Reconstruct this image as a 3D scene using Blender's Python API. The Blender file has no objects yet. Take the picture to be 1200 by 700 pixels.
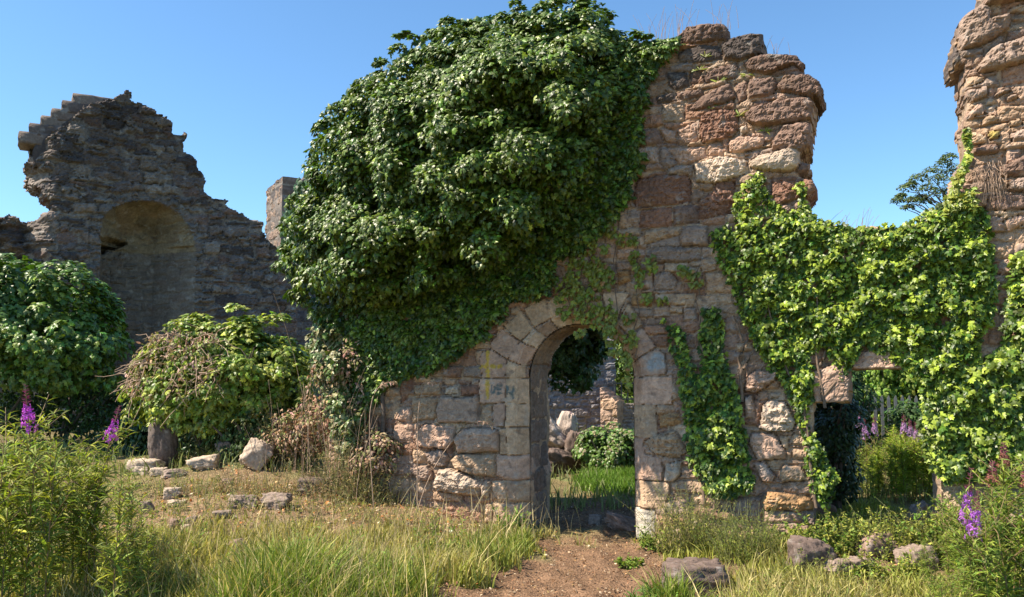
import bpy, math, random
import numpy as np
from math import radians, sin, cos, pi

# ---------------------------------------------------------------- camera, sky, sun, exposure
scene = bpy.context.scene
COL = scene.collection
CAM_H = 1.6
PITCH = math.atan(88 / 950)
cam_data = bpy.data.cameras.new('camera')
cam_data.sensor_width = 36.0
cam_data.lens = 28.5
cam_data.clip_start = 0.05
cam_data.clip_end = 6000
cam = bpy.data.objects.new('camera', cam_data)
COL.objects.link(cam)
cam.location = (0, 0, CAM_H)
cam.rotation_euler = (pi / 2 + PITCH, 0, 0)
scene.camera = cam

SUN_EL = 50.0
SUN_H = (-0.978, -0.207)                       # horizontal direction towards the sun
world = bpy.data.worlds.new('World')
scene.world = world
world.use_nodes = True
wn, wl = world.node_tree.nodes, world.node_tree.links
bg = wn['Background']
sky = wn.new('ShaderNodeTexSky')
sky.sky_type = 'NISHITA'
sky.sun_disc = False
sky.sun_elevation = radians(SUN_EL)
sky.sun_rotation = math.atan2(SUN_H[0], SUN_H[1]) % (2 * pi)
sky.air_density = 1.0
sky.dust_density = 0.15
sky.ozone_density = 4.0
tint = wn.new('ShaderNodeVectorMath')
tint.operation = 'MULTIPLY'
tint.inputs[1].default_value = (0.80, 1.0, 1.06)
wl.new(sky.outputs['Color'], tint.inputs[0])
wl.new(tint.outputs[0], bg.inputs['Color'])
bg.inputs['Strength'].default_value = 0.105
sd = bpy.data.lights.new('sun', 'SUN')
sd.energy = 5.0
sd.angle = radians(0.5)
sd.color = (1.0, 0.89, 0.73)
sun = bpy.data.objects.new('sun', sd)
COL.objects.link(sun)
h = math.hypot(*SUN_H)
SUN_DIR = np.array([SUN_H[0] / h * cos(radians(SUN_EL)), SUN_H[1] / h * cos(radians(SUN_EL)), sin(radians(SUN_EL))])
from mathutils import Vector
sun.rotation_euler = Vector(-SUN_DIR).to_track_quat('-Z', 'Y').to_euler()
sun.location = tuple(SUN_DIR * 40)
vs = scene.view_settings
vs.view_transform = 'Standard'
vs.look = 'None'
vs.exposure = 1.05
vs.gamma = 1.0
vs.use_curve_mapping = False
scene.cycles.max_bounces = 6
scene.cycles.diffuse_bounces = 3
scene.cycles.transparent_max_bounces = 4

# ---------------------------------------------------------------- helpers
RNG = np.random.default_rng(7)
random.seed(7)


def tag(o, label=None, cat=None, group=None, kind=None):
    if label: o['label'] = label
    if cat: o['category'] = cat
    if group: o['group'] = group
    if kind: o['kind'] = kind
    return o


def empty(name, loc, label=None, cat=None, group=None):
    o = bpy.data.objects.new(name, None)
    COL.objects.link(o)
    o.location = loc
    o.empty_display_size = 0.2
    return tag(o, label, cat, group)


def build(name, verts, faces, mat, parent=None, col=None, smooth=False, origin=None):
    """One mesh object from numpy arrays; faces is an (n,k) array or a list of them; col is (nverts,3)."""
    verts = np.asarray(verts, dtype=np.float64)
    fl = [np.asarray(f, dtype=np.int32) for f in (faces if isinstance(faces, list) else [faces])]
    fl = [f for f in fl if f.size]
    if parent is not None:
        verts = verts - np.array(parent.location)
        if parent.parent is not None:
            verts = verts - np.array(parent.parent.location)
    elif origin is not None:
        verts = verts - np.array(origin)
    me = bpy.data.meshes.new(name)
    me.vertices.add(len(verts))
    me.vertices.foreach_set('co', verts.astype(np.float32).ravel())
    loops = np.concatenate([f.ravel() for f in fl])
    tot = np.concatenate([np.full(len(f), f.shape[1], dtype=np.int32) for f in fl])
    start = np.concatenate([[0], np.cumsum(tot)[:-1]]).astype(np.int32)
    me.loops.add(len(loops))
    me.loops.foreach_set('vertex_index', loops)
    me.polygons.add(len(tot))
    me.polygons.foreach_set('loop_start', start)
    me.polygons.foreach_set('loop_total', tot)
    me.polygons.foreach_set('use_smooth', np.full(len(tot), bool(smooth)))
    me.update(calc_edges=True)
    if col is not None:
        a = me.color_attributes.new('Col', 'FLOAT_COLOR', 'POINT')
        c = np.ones((len(verts), 4), dtype=np.float32)
        c[:, :3] = col
        a.data.foreach_set('color', c.ravel())
    me.materials.append(mat)
    o = bpy.data.objects.new(name, me)
    COL.objects.link(o)
    if parent is not None:
        o.parent = parent
    elif origin is not None:
        o.location = origin
    return o


def copy_tree(o, parent=None):
    c = o.copy()
    COL.objects.link(c)
    c.parent = parent
    for ch in list(o.children):
        copy_tree(ch, c)
    return c


# gradient noise ---------------------------------------------------------------------------
_perm = np.random.default_rng(3).permutation(512).astype(np.int64)
_perm = np.concatenate([_perm, _perm, _perm])
_ga = np.random.default_rng(4).uniform(0, 2 * pi, 512)
_gx, _gy = np.cos(_ga), np.sin(_ga)


def pnoise(x, y):
    x = np.asarray(x, float); y = np.asarray(y, float)
    xi = np.floor(x).astype(np.int64); yi = np.floor(y).astype(np.int64)
    xf = x - xi; yf = y - yi
    u = xf * xf * xf * (xf * (xf * 6 - 15) + 10); v = yf * yf * yf * (yf * (yf * 6 - 15) + 10)

    def g(ix, iy, dx, dy):
        k = _perm[_perm[ix & 511] + (iy & 511)] & 511
        return _gx[k] * dx + _gy[k] * dy
    a = g(xi, yi, xf, yf); b = g(xi + 1, yi, xf - 1, yf)
    c = g(xi, yi + 1, xf, yf - 1); d = g(xi + 1, yi + 1, xf - 1, yf - 1)
    return ((a + (b - a) * u) * (1 - v) + (c + (d - c) * u) * v) * 1.5


def fbm(x, y, oct=4, gain=0.5):
    s = 0; a = 1.0; t = 0
    for i in range(oct):
        s = s + a * pnoise(x * 2 ** i + 17.3 * i, y * 2 ** i + 31.7 * i); t += a; a *= gain
    return s / t * 1.4


def sstep(a, b, x):
    t = np.clip((np.asarray(x, float) - a) / (b - a), 0, 1)
    return t * t * (3 - 2 * t)


def sdpoly(x, y, poly):
    """signed distance to a polygon, positive inside"""
    p = np.asarray(poly, float)
    d = np.full(x.shape, 1e9); ins = np.zeros(x.shape, bool)
    n = len(p)
    for i in range(n):
        ax, ay = p[i]; bx, by = p[(i + 1) % n]
        ex, ey = bx - ax, by - ay
        wx, wy = x - ax, y - ay
        t = np.clip((wx * ex + wy * ey) / (ex * ex + ey * ey + 1e-12), 0, 1)
        d = np.minimum(d, (wx - ex * t) ** 2 + (wy - ey * t) ** 2)
        c = ((ay <= y) & (by > y)) | ((by <= y) & (ay > y))
        with np.errstate(divide='ignore', invalid='ignore'):
            xi = ax + (y - ay) * ex / (ey if ey != 0 else 1e-12)
        ins ^= c & (x < xi)
    return np.where(ins, 1, -1) * np.sqrt(d)


# picture rays: where a point of the photograph lies on a real plane of the place --------------
_cp, _sp = cos(PITCH), sin(PITCH)


def ray(px, py):
    a = (px - 600) / 950; b = (350 - py) / 950
    return np.array([a, _cp - b * _sp, _sp + b * _cp])


def at_depth(px, py, Y):
    r = ray(px, py)
    return np.array([0, 0, CAM_H]) + r * (Y / r[1])


class Frame:
    """A vertical wall plane: s runs along it to the right, z up, n out of it towards the viewer."""
    def __init__(self, P0, deg):
        t = radians(deg)
        self.P0 = np.array(P0, float)
        self.D = np.array([cos(t), -sin(t), 0]); self.N = np.array([-sin(t), -cos(t), 0])

    def sz(self, px, py, n=0.0):
        C = np.array([0, 0, CAM_H]); r = ray(px, py)
        t = np.dot(self.P0 + self.N * n - C, self.N) / np.dot(r, self.N)
        q = C + r * t - self.P0
        return (float(np.dot(q, self.D)), float(q[2] + self.P0[2]))

    def poly(self, pts, n=0.0):
        return [self.sz(x, y, n) for x, y in pts]

    def pos(self, s, z, n):
        s = np.asarray(s, float)[..., None]; z = np.asarray(z, float)[..., None]; n = np.asarray(n, float)[..., None]
        return np.array([self.P0[0], self.P0[1], 0]) + self.D * s + self.N * n + np.array([0, 0, 1.0]) * z


# materials --------------------------------------------------------------------------------
def new_mat(name):
    m = bpy.data.materials.new(name); m.use_nodes = True
    nt = m.node_tree
    for n in list(nt.nodes): nt.nodes.remove(n)
    out = nt.nodes.new('ShaderNodeOutputMaterial')
    return m, nt, out


def stone_mat(name, scale=1.0, bump=0.5, rough=0.92):
    m, nt, out = new_mat(name); N = nt.nodes.new; L = nt.links.new
    b = N('ShaderNodeBsdfPrincipled'); b.inputs['Roughness'].default_value = rough
    b.inputs['Specular IOR Level'].default_value = 0.25
    tc = N('ShaderNodeTexCoord')
    at = N('ShaderNodeAttribute'); at.attribute_name = 'Col'
    n1 = N('ShaderNodeTexNoise'); n1.inputs['Scale'].default_value = 28 * scale; n1.inputs['Detail'].default_value = 6
    n1.inputs['Roughness'].default_value = 0.7
    n2 = N('ShaderNodeTexNoise'); n2.inputs['Scale'].default_value = 9 * scale; n2.inputs['Detail'].default_value = 5
    n3 = N('ShaderNodeTexNoise'); n3.inputs['Scale'].default_value = 90 * scale; n3.inputs['Detail'].default_value = 3
    for n in (n1, n2, n3): L(tc.outputs['Object'], n.inputs['Vector'])
    r1 = N('ShaderNodeMapRange'); r1.inputs[1].default_value = 0.3; r1.inputs[2].default_value = 0.7
    r1.inputs[3].default_value = 0.68; r1.inputs[4].default_value = 1.28
    L(n1.outputs['Fac'], r1.inputs[0])
    mx = N('ShaderNodeVectorMath'); mx.operation = 'SCALE'
    L(at.outputs['Color'], mx.inputs[0]); L(r1.outputs[0], mx.inputs['Scale'])
    # pale lichen and dark crust blotches
    r2 = N('ShaderNodeMapRange'); r2.inputs[1].default_value = 0.60; r2.inputs[2].default_value = 0.70
    L(n2.outputs['Fac'], r2.inputs[0])
    mm = N('ShaderNodeMath'); mm.operation = 'MULTIPLY'; mm.inputs[1].default_value = 0.35
    L(r2.outputs[0], mm.inputs[0])
    mix = N('ShaderNodeMix'); mix.data_type = 'RGBA'
    L(mm.outputs[0], mix.inputs['Factor']); L(mx.outputs[0], mix.inputs['A'])
    mix.inputs['B'].default_value = (0.42, 0.40, 0.36, 1)
    r3 = N('ShaderNodeMapRange'); r3.inputs[1].default_value = 0.40; r3.inputs[2].default_value = 0.32
    L(n2.outputs['Fac'], r3.inputs[0])
    m3 = N('ShaderNodeMath'); m3.operation = 'MULTIPLY'; m3.inputs[1].default_value = 0.45
    L(r3.outputs[0], m3.inputs[0])
    mix2 = N('ShaderNodeMix'); mix2.data_type = 'RGBA'
    L(m3.outputs[0], mix2.inputs['Factor']); L(mix.outputs['Result'], mix2.inputs['A'])
    mix2.inputs['B'].default_value = (0.07, 0.055, 0.05, 1)
    L(mix2.outputs['Result'], b.inputs['Base Color'])
    ad = N('ShaderNodeMath'); ad.operation = 'ADD'
    L(n1.outputs['Fac'], ad.inputs[0]); L(n3.outputs['Fac'], ad.inputs[1])
    bp = N('ShaderNodeBump'); bp.inputs['Strength'].default_value = bump; bp.inputs['Distance'].default_value = 0.012 / scale
    L(ad.outputs[0], bp.inputs['Height']); L(bp.outputs['Normal'], b.inputs['Normal'])
    L(b.outputs[0], out.inputs[0])
    return m


def leaf_mat(name, rough=0.4, trans=0.3, spec=0.5, tint=(1.25, 1.35, 0.6)):
    m, nt, out = new_mat(name); N = nt.nodes.new; L = nt.links.new
    at = N('ShaderNodeAttribute'); at.attribute_name = 'Col'
    b = N('ShaderNodeBsdfPrincipled'); b.inputs['Roughness'].default_value = rough
    b.inputs['Specular IOR Level'].default_value = spec
    tc = N('ShaderNodeTexCoord')
    n1 = N('ShaderNodeTexNoise'); n1.inputs['Scale'].default_value = 45; n1.inputs['Detail'].default_value = 3
    L(tc.outputs['Object'], n1.inputs['Vector'])
    r1 = N('ShaderNodeMapRange'); r1.inputs[1].default_value = 0.3; r1.inputs[2].default_value = 0.7
    r1.inputs[3].default_value = 0.75; r1.inputs[4].default_value = 1.25
    L(n1.outputs['Fac'], r1.inputs[0])
    mx = N('ShaderNodeVectorMath'); mx.operation = 'SCALE'
    L(at.outputs['Color'], mx.inputs[0]); L(r1.outputs[0], mx.inputs['Scale'])
    L(mx.outputs[0], b.inputs['Base Color'])
    t = N('ShaderNodeBsdfTranslucent')
    tm = N('ShaderNodeVectorMath'); tm.operation = 'MULTIPLY'; tm.inputs[1].default_value = tint
    L(mx.outputs[0], tm.inputs[0]); L(tm.outputs[0], t.inputs['Color'])
    mix = N('ShaderNodeMixShader'); mix.inputs[0].default_value = trans
    L(b.outputs[0], mix.inputs[1]); L(t.outputs[0], mix.inputs[2])
    L(mix.outputs[0], out.inputs[0])
    return m


def plain_mat(name, color, rough=0.8, metal=0.0, nscale=30, var=0.35, bump=0.3):
    m, nt, out = new_mat(name); N = nt.nodes.new; L = nt.links.new
    b = N('ShaderNodeBsdfPrincipled'); b.inputs['Roughness'].default_value = rough
    b.inputs['Metallic'].default_value = metal
    tc = N('ShaderNodeTexCoord')
    n1 = N('ShaderNodeTexNoise'); n1.inputs['Scale'].default_value = nscale; n1.inputs['Detail'].default_value = 5
    L(tc.outputs['Object'], n1.inputs['Vector'])
    r1 = N('ShaderNodeMapRange'); r1.inputs[1].default_value = 0.3; r1.inputs[2].default_value = 0.7
    r1.inputs[3].default_value = 1 - var; r1.inputs[4].default_value = 1 + var
    L(n1.outputs['Fac'], r1.inputs[0])
    mx = N('ShaderNodeVectorMath'); mx.operation = 'SCALE'; mx.inputs[0].default_value = color
    L(r1.outputs[0], mx.inputs['Scale']); L(mx.outputs[0], b.inputs['Base Color'])
    bp = N('ShaderNodeBump'); bp.inputs['Strength'].default_value = bump; bp.inputs['Distance'].default_value = 0.01
    L(n1.outputs['Fac'], bp.inputs['Height']); L(bp.outputs['Normal'], b.inputs['Normal'])
    L(b.outputs[0], out.inputs[0])
    return m


M_STONE = stone_mat('weathered_sandstone')
M_FARSTONE = stone_mat('weathered_rubble', scale=0.6, bump=0.7)
M_ROCK = stone_mat('loose_rock', scale=1.2, bump=0.6)
M_IVY = leaf_mat('ivy_leaf', rough=0.42, trans=0.14, spec=0.45, tint=(1.3, 1.5, 0.4))
M_IVYLIT = leaf_mat('lit_ivy_leaf', rough=0.42, trans=0.22, spec=0.45)  # lit copy of the ivy leaf, sunny glow put into the material
M_LEAF = leaf_mat('soft_leaf', rough=0.55, trans=0.3, spec=0.3)
M_GRASS = leaf_mat('grass_blade', rough=0.6, trans=0.3, spec=0.25, tint=(1.2, 1.2, 0.6))
M_FLOWER = leaf_mat('petal', rough=0.6, trans=0.35, spec=0.2, tint=(1.2, 0.8, 1.3))
M_TWIG = plain_mat('woody_stem', (0.16, 0.11, 0.075), 0.9)
M_BARK = plain_mat('bark', (0.12, 0.09, 0.07), 0.95)
M_METAL = plain_mat('galvanised_metal', (0.16, 0.165, 0.165), 0.55, 0.6, var=0.15, bump=0.05)
M_LITTER = leaf_mat('dead_leaf', rough=0.8, trans=0.15, spec=0.15, tint=(1.2, 1.0, 0.7))


# masonry ----------------------------------------------------------------------------------
SAND = [(0.42, 0.28, 0.185), (0.39, 0.265, 0.19), (0.37, 0.25, 0.19), (0.44, 0.305, 0.21), (0.33, 0.22, 0.16),
        (0.36, 0.21, 0.14), (0.33, 0.245, 0.195), (0.46, 0.335, 0.235), (0.285, 0.17, 0.12)]


def courses(rng, u0, u1, v0, v1, hr=(0.09, 0.26), wr=(1.0, 2.6), split=0.2, jit=0.02):
    """stones of a rough coursed wall as quads"""
    out = []; v = v0
    while v < v1:
        hh = rng.uniform(*hr); u = u0 - rng.uniform(0, 0.4)
        while u < u1:
            w = hh * rng.uniform(*wr)
            j = lambda: rng.uniform(-jit, jit)
            if rng.random() < split and hh > 0.14:
                k = rng.uniform(0.35, 0.65)
                out.append([(u + j(), v + j()), (u + w + j(), v + j()), (u + w + j(), v + hh * k + j()), (u + j(), v + hh * k + j())])
                out.append([(u + j(), v + hh * k + j()), (u + w + j(), v + hh * k + j()), (u + w + j(), v + hh + j()), (u + j(), v + hh + j())])
            else:
                out.append([(u + j(), v + j()), (u + w + j(), v + j()), (u + w + j(), v + hh + j()), (u + j(), v + hh + j())])
            u += w
        v += hh
    return out


def masonry_field(U, V, hand, auto, pal, seed=1, joint=0.03, r=0.035, gap=0.006, mortar=(0.36, 0.29, 0.22), rough=1.0,
                  warp=0.012, hvar=0.03, autoflat=1.0):
    """height and colour of a stone face sampled at U,V.  hand: list of (poly, dict)"""
    rng = np.random.default_rng(seed)
    Uw = U + warp * fbm(U * 5 + seed, V * 5, 3); Vw = V + warp * fbm(U * 5 + 90, V * 5 + seed, 3)
    H = -joint + 0.014 * fbm(U * 14, V * 14, 4) * rough
    C = np.array(mortar)[None, None, :] * (1 + 0.30 * fbm(U * 8, V * 8, 3))[..., None] * np.ones(U.shape + (3,))
    dh = np.full(U.shape, -1e3)
    du, dv = U[0, 1] - U[0, 0], V[1, 0] - V[0, 0]
    u0, v0 = U[0, 0], V[0, 0]
    base_n = fbm(U * 4.5, V * 4.5, 4); det = fbm(U * 16, V * 16, 4); strat = fbm(U * 3, V * 26, 3)
    D_edge = np.zeros(U.shape)

    def lay(poly, st, isauto):
        p = np.asarray(poly); m = 0.06
        i0 = max(0, int((p[:, 0].min() - m - u0) / du)); i1 = min(U.shape[1], int((p[:, 0].max() + m - u0) / du) + 2)
        j0 = max(0, int((p[:, 1].min() - m - v0) / dv)); j1 = min(U.shape[0], int((p[:, 1].max() + m - v0) / dv) + 2)
        if i1 - i0 < 2 or j1 - j0 < 2: return
        sl = (slice(j0, j1), slice(i0, i1))
        x, y = Uw[sl], Vw[sl]
        d = sdpoly(x, y, p) - st.get('gap', gap)
        if isauto:
            d = np.minimum(d, -dh[sl] - gap)
        else:
            dh[sl] = np.maximum(dh[sl], d)
        rr = st.get('r', r)
        t = np.clip(d / rr, 0, 1)
        h0 = st.get('h', rng.uniform(-0.3, 1.0) * hvar)
        cx, cy = p.mean(0)
        tx, ty = rng.uniform(-0.07, 0.07, 2)
        rg = st.get('rough', 1.0) * rough
        off = rng.uniform(0, 50)
        hh = h0 - rr * (0.55 * (1 - np.sqrt(1 - (1 - t) ** 2)) + 0.35 * (1 - t)) + (tx * (x - cx) + ty * (y - cy)) * min(1, rg)
        if rg >= 0.8:
            # chipped facets: the face is cut by a few random planes
            ext = 0.5 * max(np.ptp(p[:, 0]), np.ptp(p[:, 1])) + 0.02
            fc = np.full(x.shape, 0.05)
            for _ in range(7):
                ta = rng.uniform(0, 2 * pi); sl_ = rng.uniform(0.10, 0.42) * min(1.3, rg)
                oc = rng.uniform(0.15, 0.85) * ext
                fc = np.minimum(fc, 0.02 - sl_ * np.maximum(-0.3 * oc, (x - cx) * math.cos(ta) + (y - cy) * math.sin(ta) - oc))
            hh = hh + (fc - 0.02) * 0.8
        hh = hh + rg * (0.011 * base_n[sl] + 0.013 * det[sl] + 0.008 * strat[sl] - 0.012 * np.clip(0.15 - np.abs(det[sl] + 0.5 * base_n[sl]), 0, 1) / 0.15)
        ok = (d > 0) & (hh > H[sl] - 0.02 if isauto else d > 0)
        c = np.array(st.get('c', pal[rng.integers(len(pal))])) * rng.uniform(0.85, 1.15)
        cc = c[None, None, :] * (1 + 0.22 * base_n[sl] + 0.20 * det[sl])[..., None]
        k = sstep(0.25, 0.8, fbm(U[sl] * 3.3 + off, V[sl] * 3.3, 3))[..., None] * 0.35
        c2 = np.array(pal[rng.integers(len(pal))])
        cc = cc * (1 - k) + c2 * k
        e = np.clip(d / 0.02, 0, 1)[..., None]
        cc = cc * (0.92 + 0.08 * e)
        H[sl] = np.where(ok, hh, H[sl]); C[sl] = np.where(ok[..., None], cc, C[sl])
        D_edge[sl] = np.where(ok, d, D_edge[sl])
    for poly, st in hand: lay(poly, st, False)
    for poly in auto: lay(poly, {}, True)
    return H, np.clip(C, 0.01, 0.9)


def sheet(name, P, C, used, back, nT, mat, parent, back_vec, seed=0, jag=0.02, sel=None, backface=True, sidecol=None):
    """Mesh from a grid of points P (nv,nu,3): cells `used`, their outer edges extruded by back_vec in nT steps.
    sel: optional dict name -> cell mask, cut into separate part meshes."""
    nv, nu = P.shape[:2]
    idx = np.arange(nv * nu).reshape(nv, nu)
    a, b, c, d = idx[:-1, :-1], idx[:-1, 1:], idx[1:, 1:], idx[1:, :-1]
    pv = P.reshape(-1, 3); cv = C.reshape(-1, 3)
    res = {}
    parts = sel or {}
    rest = used.copy()
    for k, msk in parts.items(): rest &= ~msk
    groups = {name: rest}; groups.update({k: used & m for k, m in parts.items()})
    pad = np.zeros((nv + 1, nu + 1), bool); pad[1:-1, 1:-1] = used
    for gname, g in groups.items():
        quads = np.stack([a[g], b[g], c[g], d[g]], 1)
        # outer directed edges
        e = []
        up = pad[:-2, 1:-1]; dn = pad[2:, 1:-1]; lf = pad[1:-1, :-2]; rt = pad[1:-1, 2:]
        for nb, s, t in ((up, a, b), (rt, b, c), (dn, c, d), (lf, d, a)):
            mk = g & ~nb
            e.append(np.stack([s[mk], t[mk]], 1))
        e = np.concatenate(e)
        V = [pv]; CC = [cv]; F = [quads]
        if len(e) and nT > 0:
            bv = np.unique(e); m = {int(v): i for i, v in enumerate(bv)}
            base = pv[bv]; bc = cv[bv]
            n0 = len(pv); layers = []
            lens = back(base) if callable(back) else np.full(len(bv), back)
            for k in range(1, nT + 1):
                q = base + np.outer(lens * (k / nT), back_vec)
                nx = fbm(q[:, 2] * 3.1 + q[:, 0] * 2.3, np.full(len(q), k * 0.37 + seed), 3)
                ny = fbm(q[:, 2] * 2.7 - q[:, 0] * 3.3 + 40, np.full(len(q), k * 0.41 + seed), 3)
                side = np.cross(back_vec, [0, 0, 1.0])
                q = q + np.outer(jag * nx, side) + np.outer(jag * ny, [0, 0, 1.0])
                layers.append(n0 + (k - 1) * len(bv))
                V.append(q)
                f = 0.9 + 0.25 * fbm(q[:, 2] * 4, q[:, 0] * 4 + k * 0.8, 3)
                CC.append((bc if sidecol is None else np.array(sidecol)[None, :]) * f[:, None])
            mm = np.zeros(len(pv), np.int64); mm[bv] = np.arange(len(bv))
            prev = e
            for k in range(nT):
                cur = layers[k] + mm[e]
                F.append(np.stack([prev[:, 1], prev[:, 0], cur[:, 0], cur[:, 1]], 1))
                prev = cur
        if backface and nT > 0:
            K = 8
            by, bx = (nv - 1) // K, (nu - 1) // K
            blk = g[:by * K, :bx * K].reshape(by, K, bx, K).all(axis=(1, 3))
            ii, jj = np.nonzero(blk)
            if len(ii):
                n0 = sum(len(v) for v in V)
                gi = idx[::K, ::K]
                ln = back(pv) if callable(back) else np.full(len(pv), back)
                sel_v = gi.ravel()
                V.append(pv[sel_v] + np.outer(ln[sel_v], back_vec)); CC.append(cv[sel_v])
                w = gi.shape[1]
                k0 = n0 + ii * w + jj
                F.append(np.stack([k0, k0 + w, k0 + w + 1, k0 + 1], 1))
        V = np.concatenate(V); CC = np.concatenate(CC)
        # drop unused vertices
        u = np.unique(np.concatenate([f.ravel() for f in F])) if F else []
        if len(u) == 0: continue
        rm = np.full(len(V), -1, np.int64); rm[u] = np.arange(len(u))
        F = [rm[f] for f in F if len(f)]
        res[gname] = build(gname, V[u], F, mat, parent, CC[u], smooth=False)
    return res

# ---------------------------------------------------------------- ground
def ground_z(x, y):
    x = np.asarray(x, float); y = np.asarray(y, float)
    z = 0.30 * sstep(0.6, -2.4, x) * sstep(6.0, 9.2, y)
    z = z + 0.10 * sstep(1.2, 3.2, x) * sstep(5.6, 7.0, y)
    z = z + 0.10 * sstep(9.0, 13.0, y)
    z = z + 0.20 * np.exp(-(((x + 3.3) / 1.25) ** 2 + ((y - 10.0) / 0.75) ** 2))
    z = z + 0.05 * fbm(x * 0.8, y * 0.8, 3) + 0.02 * fbm(x * 3, y * 3, 3)
    z = z * sstep(90, 40, np.hypot(x, y - 10))
    z = z + 0.07 * np.exp(-(((x - 0.35) / 0.8) ** 2 + ((y - 7.2) / 0.5) ** 2)) * 0.4
    return z


def gpt(px, py):
    """the ground point seen at a pixel"""
    r = ray(px, py); z = 0.1
    for _ in range(12):
        t = (z - CAM_H) / r[2]; q = np.array([0, 0, CAM_H]) + r * t
        z = float(ground_z(q[0], q[1]))
    return np.array([q[0], q[1], z])


def soil_w(x, y):
    """bare trodden soil in front of the doorway, and through it"""
    n = 0.35 * fbm(x * 1.7, y * 1.7, 3)
    a = sstep(1.0, 0.55, np.hypot((x - 0.74 + 0.16 * (7.2 - y)) / 1.35, (y - 6.2) / 2.3) + n)
    b = sstep(1.0, 0.6, np.hypot((x - 1.0) / 1.0, (y - 9.3) / 1.2) + n)
    c = 0.8 * sstep(1.0, 0.5, np.hypot((x - 3.0) / 1.2, (y - 6.5) / 0.55) + n)
    return np.clip(np.maximum(np.maximum(a, b), c), 0, 1)


def litter_w(x, y):
    """fallen leaves along the foot of the wall and round the rubble"""
    n = 0.4 * fbm(x * 2.1 + 9, y * 2.1, 3)
    a = sstep(1.0, 0.4, np.hypot((x + 1.2) / 1.8, (y - 8.35) / 0.85) + n)
    b = sstep(1.0, 0.4, np.hypot((x + 2.9) / 1.7, (y - 8.6) / 1.5) + n)
    c = 0.9 * sstep(1.0, 0.5, np.hypot((x - 1.0) / 0.9, (y - 9.6) / 1.0) + n)
    return np.clip(np.maximum(np.maximum(a, b), c), 0, 1)


def axis(lo, hi, step, far):
    core = np.arange(lo, hi + step / 2, step)
    g = step * 1.35 ** np.arange(1, 60); g = np.cumsum(g); g = g[g < far]
    return np.concatenate([(lo - g)[::-1], core, hi + g])


gx = axis(-7.0, 7.0, 0.05, 2500); gy = axis(3.6, 16.0, 0.05, 2500)
GX, GY = np.meshgrid(gx, gy)
GZ = ground_z(GX, GY)
near = np.hypot(GX, GY - 9) < 30
sw = soil_w(GX, GY); lw = litter_w(GX, GY)
rough = 0.030 * fbm(GX * 6, GY * 6, 3) + 0.02 * fbm(GX * 15, GY * 15, 2)
GZ = GZ + np.where(near, rough * (0.4 + 0.8 * sw), 0)
gn = fbm(GX * 2.5, GY * 2.5, 4)[..., None]; gn2 = fbm(GX * 11, GY * 11, 3)[..., None]
base = np.array([0.20, 0.155, 0.075]) * (1 + 0.5 * gn) + np.array([-0.07, 0.01, -0.015]) * sstep(0, 0.6, gn)
soilc = np.array([0.20, 0.122, 0.074]) * (1 + 0.45 * gn2 + 0.25 * gn)
litc = np.array([0.24, 0.165, 0.098]) * (1 + 0.5 * gn2)
gc = base * (1 - lw[..., None]) + litc * lw[..., None]
gc = gc * (1 - sw[..., None]) + soilc * sw[..., None]
gi = np.arange(GX.size).reshape(GX.shape)
gq = np.stack([gi[:-1, :-1], gi[:-1, 1:], gi[1:, 1:], gi[1:, :-1]], -1).reshape(-1, 4)
m, nt, out = new_mat('earth')
b_ = nt.nodes.new('ShaderNodeBsdfPrincipled'); b_.inputs['Roughness'].default_value = 1.0
b_.inputs['Specular IOR Level'].default_value = 0.1
at_ = nt.nodes.new('ShaderNodeAttribute'); at_.attribute_name = 'Col'
tc_ = nt.nodes.new('ShaderNodeTexCoord')
n_ = nt.nodes.new('ShaderNodeTexNoise'); n_.inputs['Scale'].default_value = 60; n_.inputs['Detail'].default_value = 6
nt.links.new(tc_.outputs['Object'], n_.inputs['Vector'])
r_ = nt.nodes.new('ShaderNodeMapRange'); r_.inputs[1].default_value = 0.3; r_.inputs[2].default_value = 0.7
r_.inputs[3].default_value = 0.45; r_.inputs[4].default_value = 1.5
nt.links.new(n_.outputs['Fac'], r_.inputs[0])
v_ = nt.nodes.new('ShaderNodeVectorMath'); v_.operation = 'SCALE'
nt.links.new(at_.outputs['Color'], v_.inputs[0]); nt.links.new(r_.outputs[0], v_.inputs['Scale'])
nt.links.new(v_.outputs[0], b_.inputs['Base Color'])
bp_ = nt.nodes.new('ShaderNodeBump'); bp_.inputs['Distance'].default_value = 0.03; bp_.inputs['Strength'].default_value = 0.8
nt.links.new(n_.outputs['Fac'], bp_.inputs['Height']); nt.links.new(bp_.outputs[0], b_.inputs['Normal'])
nt.links.new(b_.outputs[0], out.inputs[0])
M_EARTH = m
tag(build('ground', np.stack([GX, GY, GZ], -1).reshape(-1, 3), gq, M_EARTH, None, np.clip(gc, 0.01, 1).reshape(-1, 3), True), kind='structure')

# ---------------------------------------------------------------- the ruined wall with the arched doorway
_p0 = np.array([0, 0, CAM_H]) + ray(678, 438) * 8.2
WALL = Frame((_p0[0], _p0[1], 0), 22)
WT = 0.62                                            # wall thickness


def zz(x0, y0, sc):
    return lambda *pts: [(x0 + x / sc, y0 + y / sc) for x, y in pts]


HS = []                                              # hand placed stones: (pixel polygon, settings)
TAN = (0.45, 0.31, 0.205); PINK = (0.43, 0.285, 0.21); GREY = (0.37, 0.265, 0.205); RED = (0.265, 0.145, 0.10)
BRN = (0.225, 0.145, 0.11); DRK = (0.125, 0.098, 0.085); PALE = (0.52, 0.405, 0.31); ORG = (0.38, 0.225, 0.11); BLU = (0.34, 0.25, 0.20)


def S(z, c, *pts, **k):
    d = dict(c=c, r=0.03, h=0.02); d.update(k); HS.append((z(*pts), d))


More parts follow.
